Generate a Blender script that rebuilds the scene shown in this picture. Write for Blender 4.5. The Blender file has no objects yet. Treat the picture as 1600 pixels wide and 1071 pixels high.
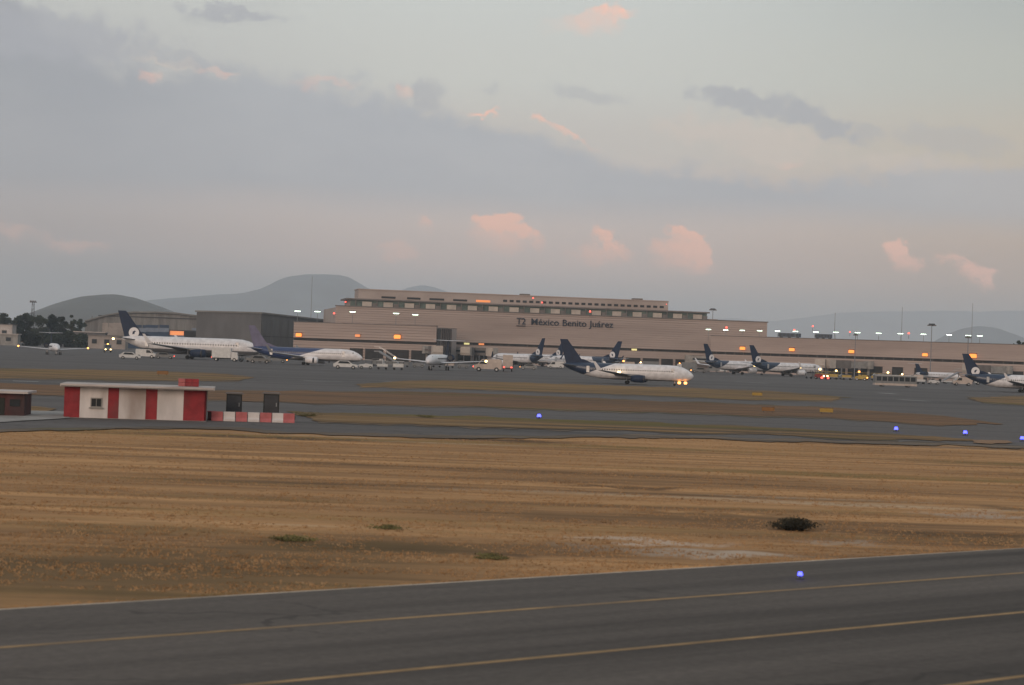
import bpy, math, random
import numpy as np
from mathutils import Vector, Matrix, Euler, noise as mnoise

random.seed(7)
R = math.radians
sc = bpy.context.scene
col = sc.collection

# ------------------------------------------------------------------ camera
CAM_H = 5.0
FPX = 3000.0                      # focal length in pixels of the 1600 px wide photograph
ROLL = math.atan(0.035)
PITCH = math.atan((549 - 535.5) * math.cos(ROLL) / FPX)
cam_d = bpy.data.cameras.new('camera')
cam = bpy.data.objects.new('camera', cam_d); col.objects.link(cam)
cam_d.sensor_width = 36.0; cam_d.lens = 36.0 * FPX / 1600.0
cam_d.clip_start = 0.5; cam_d.clip_end = 60000
CAMR = Euler((math.pi / 2 + PITCH, 0, 0)).to_matrix() @ Matrix.Rotation(ROLL, 3, 'Z')
cam.matrix_world = Matrix.Translation((0, 0, CAM_H)) @ CAMR.to_4x4()
cam_d.dof.use_dof = True
cam_d.dof.focus_distance = 420.0
cam_d.dof.aperture_fstop = 1.6
sc.camera = cam

def ray(px, py):
    return CAMR @ Vector(((px - 800) / FPX, (535.5 - py) / FPX, -1.0))
def P(px, py, z=0.0):
    """point of the ground (or of height z) seen at a pixel of the photograph"""
    d = ray(px, py); t = (z - CAM_H) / d.z
    return Vector((d.x * t, d.y * t, z))
def PD(px, py, D):
    d = ray(px, py); t = D / d.y
    return Vector((d.x * t, D, CAM_H + d.z * t))
def hor(px): return 549 + 0.035 * (px - 800)

# ------------------------------------------------------------------ world
SUN_EL, SUN_AZ = R(15), R(200)     # low sun behind the camera, azimuth clockwise from +Y
w = bpy.data.worlds.new('World'); sc.world = w; w.use_nodes = True
nt = w.node_tree; nt.nodes.clear()
def N(t, tree=None, **kw):
    n = (tree or nt).nodes.new(t)
    for k, v in kw.items(): setattr(n, k, v)
    return n
def L(a, b, tree=None): (tree or nt).links.new(a, b)
def M(op, a, b=None, c=None, tree=None, clamp=False):
    n = N('ShaderNodeMath', tree); n.operation = op; n.use_clamp = clamp
    for i, x in enumerate((a, b, c)):
        if x is None: continue
        if isinstance(x, (int, float)): n.inputs[i].default_value = x
        else: L(x, n.inputs[i], tree)
    return n.outputs[0]
def smooth(x, a, b, tree=None, lo=0.0, hi=1.0):
    n = N('ShaderNodeMapRange', tree); n.interpolation_type = 'SMOOTHSTEP'
    L(x, n.inputs[0], tree)
    n.inputs[1].default_value = a; n.inputs[2].default_value = b
    n.inputs[3].default_value = lo; n.inputs[4].default_value = hi
    return n.outputs[0]
def s2l(c):
    return tuple(((x / 255) / 12.92 if x / 255 <= 0.04045 else ((x / 255 + 0.055) / 1.055) ** 2.4) for x in c)
def ramp(x, stops, tree=None, interp='EASE'):
    n = N('ShaderNodeValToRGB', tree); n.color_ramp.interpolation = interp
    e = n.color_ramp.elements
    while len(e) < len(stops): e.new(0.5)
    for k, (p, c) in enumerate(sorted(stops, key=lambda s: s[0])):
        e[k].position = p
        e[k].color = (*c, 1) if isinstance(c, tuple) else (c, c, c, 1)
    L(x, n.inputs[0], tree)
    return n.outputs[0]
def mix(f, a, b, tree=None, mode='MIX'):
    n = N('ShaderNodeMix', tree); n.data_type = 'RGBA'; n.blend_type = mode
    for s, x in ((0, f), (6, a), (7, b)):
        if isinstance(x, (int, float)): n.inputs[s].default_value = x
        elif isinstance(x, tuple): n.inputs[s].default_value = (*x, 1)
        else: L(x, n.inputs[s], tree)
    return n.outputs[2]

geo = N('ShaderNodeTexCoord')
sep = N('ShaderNodeSeparateXYZ'); L(geo.outputs['Generated'], sep.inputs[0])
az = M('ARCTAN2', sep.outputs[0], sep.outputs[1])
el = M('ARCSINE', sep.outputs[2])
U = M('MULTIPLY', az, 3000.0)            # sky coordinates: 1/3000 rad steps right of +Y and above the horizon
V = M('MULTIPLY', el, 3000.0)
uv = N('ShaderNodeCombineXYZ'); L(U, uv.inputs[0]); L(V, uv.inputs[1])
def wnoise(scale, sx, sy, detail=6, rough=0.55, seed=0.0, dist=0.0):
    m = N('ShaderNodeMapping'); L(uv.outputs[0], m.inputs[0])
    m.inputs['Scale'].default_value = (sx, sy, 1); m.inputs['Location'].default_value = (seed, seed * 0.7, seed)
    n = N('ShaderNodeTexNoise'); L(m.outputs[0], n.inputs[0])
    n.inputs['Scale'].default_value = scale; n.inputs['Detail'].default_value = detail
    n.inputs['Roughness'].default_value = rough; n.inputs['Distortion'].default_value = dist
    return n
nA = wnoise(0.006, 0.45, 1.0, 7, 0.55, 3.1)
nB = wnoise(0.030, 0.8, 1.0, 6, 0.6, 9.7)
nC = wnoise(0.0022, 0.5, 1.0, 4, 0.5, 5.3)
nD = wnoise(0.010, 0.25, 1.0, 6, 0.6, 21.0, 0.6)
nE = wnoise(0.045, 1.0, 1.0, 6, 0.62, 14.2)
# gradients with height, for the left, the middle and the right of the view
vv = M('DIVIDE', V, 1200.0, clamp=True)
def g(stops): return ramp(vv, [(v / 1200, s2l(c)) for v, c in stops])
gl = g([(0, (122, 121, 123)), (70, (138, 135, 134)), (150, (177, 162, 157)), (230, (184, 174, 172)), (400, (186, 184, 182)), (520, (200, 200, 194)), (1200, (186, 192, 196))])
gm = g([(0, (158, 156, 154)), (60, (174, 168, 165)), (140, (216, 190, 178)), (230, (215, 197, 188)), (330, (206, 198, 189)), (430, (209, 208, 200)), (560, (208, 210, 204)), (1200, (190, 197, 201))])
gr = g([(0, (164, 148, 138)), (60, (176, 156, 142)), (140, (200, 170, 148)), (240, (206, 180, 158)), (330, (203, 189, 169)), (450, (190, 190, 179)), (560, (180, 183, 177)), (1200, (178, 186, 190))])
c1 = mix(smooth(U, -820, -50), gl, gm)
skyc = mix(smooth(U, 100, 900), c1, gr)
# the long slate blue cloud bank
uu = M('MULTIPLY_ADD', U, 1 / 2400, 0.5, clamp=True)
def up(px): return (px - 800) / 2400 + 0.5
edge = ramp(uu, [(0.0, 0.8), (up(0), 0.86), (up(170), 0.70), (up(230), 0.68), (up(400), 0.680), (up(600), 0.682), (up(690), 0.640), (up(760), 0.600), (up(860), 0.575), (up(1000), 0.515), (up(1200), 0.510), (up(1600), 0.52), (1.0, 0.54)], interp='LINEAR')
edge = M('MULTIPLY', M('ADD', edge, 0.0), 600.0)
ed = M('SUBTRACT', edge, V)
wob = M('MULTIPLY', M('SUBTRACT', nA.outputs[0], 0.5), 150.0)
wob2 = M('MULTIPLY', M('SUBTRACT', nB.outputs[0], 0.5), 80.0)
ed = M('ADD', M('ADD', ed, wob), wob2)
bank = smooth(ed, -8, 30)
bot = smooth(M('ADD', V, M('MULTIPLY', wob, 0.45)), 185, 250)
bank = M('MULTIPLY', bank, bot)
# wisps over the upper left
wl = M('MULTIPLY', smooth(nD.outputs[0], 0.47, 0.60), M('MULTIPLY', smooth(U, -330, -560), smooth(V, 395, 440)))
bankc = ramp(vv, [(0.15, s2l((190, 182, 182))), (0.22, s2l((184, 184, 188))), (0.36, s2l((181, 183, 187))), (0.48, s2l((172, 171, 174))), (1, s2l((176, 178, 183)))])
bankc = mix(1.0, bankc, ramp(nA.outputs[0], [(0.3, (0.90, 0.91, 0.93)), (0.7, (1.07, 1.06, 1.04))], interp='LINEAR'), mode='MULTIPLY')
bankc = mix(1.0, bankc, ramp(nD.outputs[0], [(0.3, (0.95, 0.95, 0.96)), (0.7, (1.04, 1.03, 1.02))], interp='LINEAR'), mode='MULTIPLY')
lum = mix(smooth(U, -850, -150), s2l((228, 228, 230)), (1.0, 1.0, 1.0))
bankc = mix(1.0, bankc, lum, mode='MULTIPLY')
bankc = mix(M('MULTIPLY', smooth(U, 350, 900), 0.5), bankc, s2l((188, 178, 172)))
skyc = mix(M('MULTIPLY', bank, 0.96), skyc, bankc)
skyc = mix(M('MULTIPLY', wl, 0.7), skyc, s2l((158, 158, 163)))
# single clouds: ellipses in sky angles with ragged edges
wcol = N('ShaderNodeVectorMath', operation='SUBTRACT'); L(nB.outputs['Color'], wcol.inputs[0]); wcol.inputs[1].default_value = (0.5, 0.5, 0.5)
wsc = N('ShaderNodeVectorMath', operation='MULTIPLY'); L(wcol.outputs[0], wsc.inputs[0]); wsc.inputs[1].default_value = (60, 60, 0)
wuv = N('ShaderNodeVectorMath', operation='ADD'); L(uv.outputs[0], wuv.inputs[0]); L(wsc.outputs[0], wuv.inputs[1])
flat = N('ShaderNodeVectorMath', operation='MULTIPLY'); L(wuv.outputs[0], flat.inputs[0]); flat.inputs[1].default_value = (1, 1, 0)
def blob(px, py, rx, ry, rot=0.0, soft=0.55):
    m = N('ShaderNodeMapping'); m.vector_type = 'TEXTURE'; L(flat.outputs[0], m.inputs[0])
    m.inputs['Location'].default_value = (px - 800, hor(px) - py, 0)
    m.inputs['Rotation'].default_value = (0, 0, R(rot)); m.inputs['Scale'].default_value = (rx, ry, 1)
    ln = N('ShaderNodeVectorMath', operation='LENGTH'); L(m.outputs[0], ln.inputs[0])
    v_ = M('ADD', ln.outputs['Value'], M('MULTIPLY', M('SUBTRACT', nE.outputs[0], 0.5), 1.7))
    return smooth(v_, 1.0 + soft * 0.5, 1.0 - soft * 0.85)
def pink(px, py, rx, ry, rot=0.0, soft=0.55):
    b_ = blob(px, py, rx, ry, rot, soft)
    d_ = N('ShaderNodeVectorMath', operation='SUBTRACT'); L(flat.outputs[0], d_.inputs[0]); d_.inputs[1].default_value = (px - 800, hor(px) - py, 0)
    e_ = N('ShaderNodeVectorMath', operation='DOT_PRODUCT'); L(d_.outputs[0], e_.inputs[0]); e_.inputs[1].default_value = (0.45 / rx, 0.7 / max(ry, 12), 0)
    return M('MULTIPLY', b_, smooth(e_.outputs['Value'], -0.9, 0.55, lo=0.25, hi=1.0))
def blobs(lst, fn=None):
    acc = None
    for (k, *b) in lst:
        x = M('MULTIPLY', (fn or blob)(*b), k)
        acc = x if acc is None else M('MAXIMUM', acc, x)
    return acc
grey = blobs([(0.75, 1165, 168, 95, 17, -10), (0.8, 1270, 195, 70, 18, -22), (0.45, 1345, 212, 40, 14, -12), (0.4, 900, 150, 60, 11, -8), (0.35, 1450, 225, 110, 20, -6),
              (0.7, 350, 31, 90, 9, -2), (0.6, 655, 152, 24, 26, 0), (0.5, 250, 100, 120, 10, -6), (0.8, 60, 70, 190, 42, -5), (0.3, 755, 142, 16, 8, 0)])
skyc = mix(grey, skyc, s2l((172, 172, 177)))
cream = blobs([(0.55, 1150, 215, 150, 24, -6), (0.55, 1200, 245, 90, 14, -4), (0.4, 1400, 262, 120, 10, 0), (0.5, 260, 108, 60, 7, -4)])
skyc = mix(M('MULTIPLY', cream, M('SUBTRACT', 1.0, grey, clamp=True)), skyc, s2l((219, 202, 188)))
pk = blobs([(1.0, 770, 352, 38, 17, 12, 0.5), (0.75, 815, 371, 28, 12, -35, 0.6), (0.35, 770, 378, 45, 26, 0, 0.7),
            (0.8, 937, 371, 16, 16, -40, 0.6), (0.6, 955, 392, 26, 14, -30, 0.6), (0.35, 925, 398, 42, 18, 0, 0.7),
            (1.0, 1066, 383, 34, 24, -40, 0.45), (0.9, 1085, 402, 30, 17, -45, 0.5), (0.65, 1050, 398, 36, 26, 0, 0.7), (0.3, 1062, 420, 52, 14, 0, 0.7),
            (0.85, 1388, 394, 20, 15, -20, 0.6), (0.5, 1410, 412, 24, 13, -20, 0.7), (0.85, 1508, 432, 28, 18, -15, 0.55), (0.5, 1480, 414, 32, 12, -12, 0.6),
            (0.22, 608, 390, 30, 12, 0, 0.7), (0.28, 660, 356, 14, 16, 0, 0.7), (0.25, 120, 386, 60, 12, -8, 0.7), (0.25, 620, 400, 34, 8, 0, 0.7), (0.2, 30, 368, 30, 12, -15, 0.7),
            (0.5, 930, 28, 40, 12, 8, 0.6), (0.22, 895, 42, 60, 16, 5, 0.7), (0.5, 738, 178, 26, 4, 6, 0.8), (0.42, 832, 192, 15, 7, -30, 0.7), (0.4, 880, 214, 42, 7, -22, 0.8),
            (0.25, 226, 132, 13, 9, 0, 0.7), (0.25, 333, 121, 28, 6, -8, 0.8), (0.16, 486, 133, 50, 5, 0, 0.8), (0.18, 618, 146, 12, 14, 0, 0.7), (0.15, 1215, 258, 30, 7, 0, 0.8)], pink)
shade = M('MULTIPLY', smooth(nB.outputs[0], 0.30, 0.56, lo=0.6, hi=1.0), smooth(nE.outputs[0], 0.3, 0.6, lo=0.7, hi=1.0))
skyc = mix(M('MULTIPLY', M('MULTIPLY', pk, shade), 2.1, clamp=True), skyc, (1.12, 0.60, 0.43))
# the physical sky of the same sun adds its own colour
sk = N('ShaderNodeTexSky'); sk.sky_type = 'NISHITA'; sk.sun_disc = False
sk.sun_elevation = SUN_EL; sk.sun_rotation = SUN_AZ
bg1 = N('ShaderNodeBackground'); L(skyc, bg1.inputs[0]); bg1.inputs[1].default_value = 1.16
bg2 = N('ShaderNodeBackground'); L(sk.outputs[0], bg2.inputs[0]); bg2.inputs[1].default_value = 0.05
mx = N('ShaderNodeMixShader'); mx.inputs[0].default_value = 0.12
L(bg1.outputs[0], mx.inputs[1]); L(bg2.outputs[0], mx.inputs[2])
out = N('ShaderNodeOutputWorld'); L(mx.outputs[0], out.inputs[0])

sun_d = bpy.data.lights.new('sun', 'SUN'); sun = bpy.data.objects.new('sun', sun_d); col.objects.link(sun)
sun_d.energy = 1.45; sun_d.angle = R(30); sun_d.color = (1.0, 0.76, 0.58)
sd = Vector((math.sin(SUN_AZ) * math.cos(SUN_EL), math.cos(SUN_AZ) * math.cos(SUN_EL), math.sin(SUN_EL)))
sun.rotation_euler = (-sd).to_track_quat('-Z', 'Y').to_euler()
sc.view_settings.view_transform = 'Standard'; sc.view_settings.look = 'None'
sc.view_settings.exposure = 0.0; sc.view_settings.gamma = 1.0
sc.view_settings.use_curve_mapping = False
sc.render.engine = 'CYCLES'
sc.cycles.use_denoising = True
sc.cycles.max_bounces = 5; sc.cycles.diffuse_bounces = 2; sc.cycles.volume_bounces = 2
sc.cycles.sample_clamp_indirect = 6.0
sc.render.use_motion_blur = False

# ------------------------------------------------------------------ materials
def mat(name, c, rough=0.7, var=0.12, scale=1.0, bump=0.0, stretch=(1, 1, 1), metal=0.0, spec=0.3, dirt=None):
    """procedural paint, plaster, metal: base colour with uneven tone, streaks and fine relief"""
    m = bpy.data.materials.new(name); m.use_nodes = True; t = m.node_tree
    b = t.nodes['Principled BSDF']
    tc = N('ShaderNodeTexCoord', t); mp = N('ShaderNodeMapping', t); L(tc.outputs['Object'], mp.inputs[0], t)
    mp.inputs['Scale'].default_value = stretch
    n = N('ShaderNodeTexNoise', t); L(mp.outputs[0], n.inputs[0], t)
    n.inputs['Scale'].default_value = scale; n.inputs['Detail'].default_value = 6; n.inputs['Roughness'].default_value = 0.6
    dk = tuple(x * (1 - var * 2) for x in c); lt = tuple(min(1, x * (1 + var * 1.2)) for x in c)
    cc = ramp(n.outputs[0], [(0.3, dk), (0.7, lt)], t, 'LINEAR')
    if dirt:
        n2 = N('ShaderNodeTexNoise', t); L(mp.outputs[0], n2.inputs[0], t); n2.inputs['Scale'].default_value = scale * 0.3
        n2.inputs['Detail'].default_value = 8
        cc = mix(smooth(n2.outputs[0], 0.5, 0.7, t, 0, dirt[1]), cc, dirt[0], t)
    L(cc, b.inputs['Base Color'], t)
    b.inputs['Roughness'].default_value = rough; b.inputs['Metallic'].default_value = metal
    b.inputs['Specular IOR Level'].default_value = spec
    if bump:
        bp = N('ShaderNodeBump', t); bp.inputs['Strength'].default_value = bump; bp.inputs['Distance'].default_value = 0.05
        L(n.outputs[0], bp.inputs['Height'], t); L(bp.outputs[0], b.inputs['Normal'], t)
    return m
def emat(name, c, s):
    m = bpy.data.materials.new(name); m.use_nodes = True; t = m.node_tree
    b = t.nodes['Principled BSDF']; b.inputs['Base Color'].default_value = (*c, 1)
    b.inputs['Emission Color'].default_value = (*c, 1); b.inputs['Emission Strength'].default_value = s
    return m

def grass_mat(name, dry, dark, green, pale):
    m = bpy.data.materials.new(name); m.use_nodes = True; t = m.node_tree
    b = t.nodes['Principled BSDF']
    g_ = N('ShaderNodeNewGeometry', t)
    def nz(scale, sx, sy, detail=6, rough=0.6, seed=0.0):
        mp = N('ShaderNodeMapping', t); L(g_.outputs['Position'], mp.inputs[0], t)
        mp.inputs['Scale'].default_value = (sx, sy, 1); mp.inputs['Location'].default_value = (seed, seed, 0)
        mp.inputs['Rotation'].default_value = (0, 0, R(-8))
        n = N('ShaderNodeTexNoise', t); L(mp.outputs[0], n.inputs[0], t)
        n.inputs['Scale'].default_value = scale; n.inputs['Detail'].default_value = detail; n.inputs['Roughness'].default_value = rough
        return n.outputs[0]
    big = nz(0.05, 0.5, 1.0, 5, 0.55, 2.0)
    mid = nz(0.35, 0.07, 1.0, 6, 0.62, 7.0)
    fine = nz(4.0, 0.10, 1.0, 5, 0.7, 1.0)
    gr_ = nz(0.11, 0.15, 1.0, 5, 0.6, 31.0)
    pl = nz(0.16, 0.12, 1.0, 6, 0.65, 53.0)
    cc = mix(smooth(mid, 0.36, 0.66, t), dark, dry, t)
    cc = mix(smooth(big, 0.40, 0.62, t, 0.0, 0.6), cc, dry, t)
    cc = mix(smooth(gr_, 0.54, 0.66, t, 0.0, 0.75), cc, green, t)
    cc = mix(smooth(pl, 0.60, 0.70, t, 0.0, 0.75), cc, pale, t)
    sp = smooth(mid, 0.40, 0.27, t, 0.0, 0.7)
    cc = mix(sp, cc, tuple(x * 0.4 for x in dark), t)
    lng = nz(0.9, 0.035, 1.0, 5, 0.6, 77.0)
    cc = mix(1.0, cc, ramp(lng, [(0.30, 0.66), (0.5, 1.0), (0.72, 1.16)], t), t, 'MULTIPLY')
    cc = mix(1.0, cc, ramp(fine, [(0.28, 0.75), (0.5, 0.98), (0.75, 1.15)], t, 'LINEAR'), t, 'MULTIPLY')
    L(cc, b.inputs['Base Color'], t)
    b.inputs['Roughness'].default_value = 0.95; b.inputs['Specular IOR Level'].default_value = 0.1
    bp = N('ShaderNodeBump', t); bp.inputs['Strength'].default_value = 0.7; bp.inputs['Distance'].default_value = 0.12
    L(fine, bp.inputs['Height'], t); L(bp.outputs[0], b.inputs['Normal'], t)
    return m, t, b, cc
DRY = (0.540, 0.300, 0.135); DARK = (0.220, 0.125, 0.062); GREEN = (0.200, 0.140, 0.050); PALE = (0.52, 0.38, 0.25)
m_ground, gt, gb, gcc = grass_mat('dry_grass_ground', DRY, DARK, GREEN, PALE)
# worn bare patches and dark brown patches at their places in the near field
gpos = N('ShaderNodeNewGeometry', gt)
nn = N('ShaderNodeTexNoise', gt); L(gpos.outputs['Position'], nn.inputs[0], gt); nn.inputs['Scale'].default_value = 0.5; nn.inputs['Detail'].default_value = 6
nv = N('ShaderNodeVectorMath', gt, operation='SUBTRACT'); L(nn.outputs['Color'], nv.inputs[0], gt); nv.inputs[1].default_value = (.5, .5, .5)
nv2 = N('ShaderNodeVectorMath', gt, operation='MULTIPLY'); L(nv.outputs[0], nv2.inputs[0], gt); nv2.inputs[1].default_value = (2.5, 5, 0)
nv3 = N('ShaderNodeVectorMath', gt, operation='ADD'); L(gpos.outputs['Position'], nv3.inputs[0], gt); L(nv2.outputs[0], nv3.inputs[1], gt)
nv4 = N('ShaderNodeVectorMath', gt, operation='MULTIPLY'); L(nv3.outputs[0], nv4.inputs[0], gt); nv4.inputs[1].default_value = (1, 1, 0)
def gblob(px, py, rx, ry, rot=0):
    c = P(px, py); m = N('ShaderNodeMapping', gt); m.vector_type = 'TEXTURE'; L(nv4.outputs[0], m.inputs[0], gt)
    m.inputs['Location'].default_value = c; m.inputs['Rotation'].default_value = (0, 0, R(rot)); m.inputs['Scale'].default_value = (rx, ry, 1)
    ln = N('ShaderNodeVectorMath', gt, operation='LENGTH'); L(m.outputs[0], ln.inputs[0], gt)
    return smooth(ln.outputs['Value'], 1.25, 0.3, gt)
cc = gcc
for (k, c, *b_) in [(0.75, (0.52, 0.41, 0.32), 1040, 862, 3.4, 1.0, -8), (0.75, (0.55, 0.43, 0.34), 1010, 846, 2.6, 0.8, 0), (0.7, (0.52, 0.41, 0.32), 1150, 866, 2.2, 0.8, 0),
                    (0.65, (0.45, 0.36, 0.29), 1550, 806, 3.0, 1.5, 0), (0.5, (0.45, 0.36, 0.28), 1320, 848, 1.6, 0.5, 0),
                    (0.75, (0.075, 0.045, 0.026), 985, 761, 3.4, 0.9, 0), (0.8, (0.06, 0.038, 0.024), 790, 689, 5.5, 2.0, 0), (0.6, (0.08, 0.05, 0.03), 770, 868, 1.0, 0.6, 0),
                    (0.6, (0.085, 0.055, 0.03), 1130, 804, 3.6, 0.9, 0), (0.7, (0.07, 0.05, 0.03), 1190, 686, 9, 1.4, 0), (0.7, (0.06, 0.045, 0.03), 420, 684, 8, 1.3, 0),
                    (0.8, (0.13, 0.088, 0.045), 120, 895, 9, 5, 0), (0.7, (0.14, 0.09, 0.045), 430, 870, 6, 3, 0), (0.6, (0.15, 0.09, 0.045), 700, 850, 7, 2.2, 0), (0.5, (0.15, 0.09, 0.045), 1050, 812, 9, 1.5, 0), (0.6, (0.085, 0.065, 0.03), 560, 855, 3.5, 1.6, 0), (0.5, (0.09, 0.07, 0.03), 200, 826, 4.5, 2.0, 0),
                    (0.6, (0.08, 0.055, 0.03), 1500, 842, 4, 1.6, 0), (0.6, (0.07, 0.05, 0.03), 1590, 795, 2, 1.0, 0)]:
    cc = mix(M('MULTIPLY', gblob(*b_), k, tree=gt), cc, c, gt)
L(cc, gb.inputs['Base Color'], gt)
m_strip = grass_mat('dry_grass_strips', (0.290, 0.175, 0.078), (0.115, 0.085, 0.058), (0.125, 0.112, 0.036), (0.32, 0.25, 0.15))[0]
m_red = grass_mat('reddish_grass', (0.235, 0.132, 0.072), (0.110, 0.078, 0.056), (0.13, 0.105, 0.042), (0.29, 0.20, 0.12))[0]

def asphalt_mat(name, c, direction=0.0, streak=0.5, scale=1.0):
    m = bpy.data.materials.new(name); m.use_nodes = True; t = m.node_tree; b = t.nodes['Principled BSDF']
    g_ = N('ShaderNodeNewGeometry', t)
    def nz(sc_, sx, sy, det=5, seed=0.0):
        mp = N('ShaderNodeMapping', t); L(g_.outputs['Position'], mp.inputs[0], t); mp.inputs['Scale'].default_value = (sx, sy, 1)
        rot = N('ShaderNodeVectorRotate', t); rot.rotation_type = 'Z_AXIS'; L(g_.outputs['Position'], rot.inputs['Vector'], t)
        rot.inputs['Angle'].default_value = -direction; L(rot.outputs[0], mp.inputs[0], t); mp.inputs['Location'].default_value = (seed, seed, 0)
        n = N('ShaderNodeTexNoise', t); L(mp.outputs[0], n.inputs[0], t); n.inputs['Scale'].default_value = sc_
        n.inputs['Detail'].default_value = det; n.inputs['Roughness'].default_value = 0.62
        return n.outputs[0]
    st = nz(0.55 * scale, 0.03, 1.0, 5, 4.0); big = nz(0.08 * scale, 0.4, 1, 6, 9.0); fine = nz(14.0 * scale, 0.7, 1, 4, 1.0); crack = nz(1.4 * scale, 0.2, 1, 7, 17.0)
    cc = ramp(st, [(0.3, tuple(x * (1 - streak) for x in c)), (0.62, tuple(x * (1 + streak * 0.35) for x in c))], t)
    cc = mix(smooth(big, 0.38, 0.68, t, 0, 0.6), cc, tuple(x * 1.22 for x in c), t)
    cc = mix(1.0, cc, ramp(fine, [(0.25, 0.78), (0.75, 1.2)], t, 'LINEAR'), t, 'MULTIPLY')
    cc = mix(smooth(crack, 0.36, 0.28, t, 0, 0.5), cc, tuple(x * 0.5 for x in c), t)
    mpv = N('ShaderNodeMapping', t); L(g_.outputs['Position'], mpv.inputs[0], t); mpv.inputs['Rotation'].default_value = (0, 0, -direction); mpv.inputs['Scale'].default_value = (0.35, 1, 1)
    wv = N('ShaderNodeTexNoise', t); L(g_.outputs['Position'], wv.inputs[0], t); wv.inputs['Scale'].default_value = 0.8; wv.inputs['Detail'].default_value = 4
    av = N('ShaderNodeVectorMath', t, operation='ADD'); L(mpv.outputs[0], av.inputs[0], t); L(wv.outputs['Color'], av.inputs[1], t)
    vo = N('ShaderNodeTexVoronoi', t); vo.feature = 'DISTANCE_TO_EDGE'; L(av.outputs[0], vo.inputs['Vector'], t); vo.inputs['Scale'].default_value = 0.22
    cc = mix(M('MULTIPLY', smooth(vo.outputs['Distance'], 0.012, 0.003, t), smooth(big, 0.42, 0.58, t), tree=t), cc, tuple(x * 0.42 for x in c), t)
    rub = nz(0.9 * scale, 0.012, 1.0, 3, 41.0)
    cc = mix(smooth(rub, 0.56, 0.70, t, 0, 0.55), cc, tuple(x * 0.5 for x in c), t)
    L(cc, b.inputs['Base Color'], t); b.inputs['Roughness'].default_value = 0.9; b.inputs['Specular IOR Level'].default_value = 0.2
    bp = N('ShaderNodeBump', t); bp.inputs['Strength'].default_value = 0.35; bp.inputs['Distance'].default_value = 0.02
    L(fine, bp.inputs['Height'], t); L(bp.outputs[0], b.inputs['Normal'], t)
    return m
rA, rB = P(0, 953), P(1600, 857)
RDIR = math.atan2((rB - rA).y, (rB - rA).x)
m_runway = asphalt_mat('runway_asphalt', (0.105, 0.088, 0.076), RDIR, 0.55, 0.5)
m_apron = asphalt_mat('apron_asphalt', (0.108, 0.097, 0.092), R(-3), 0.35, 0.18)

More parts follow.
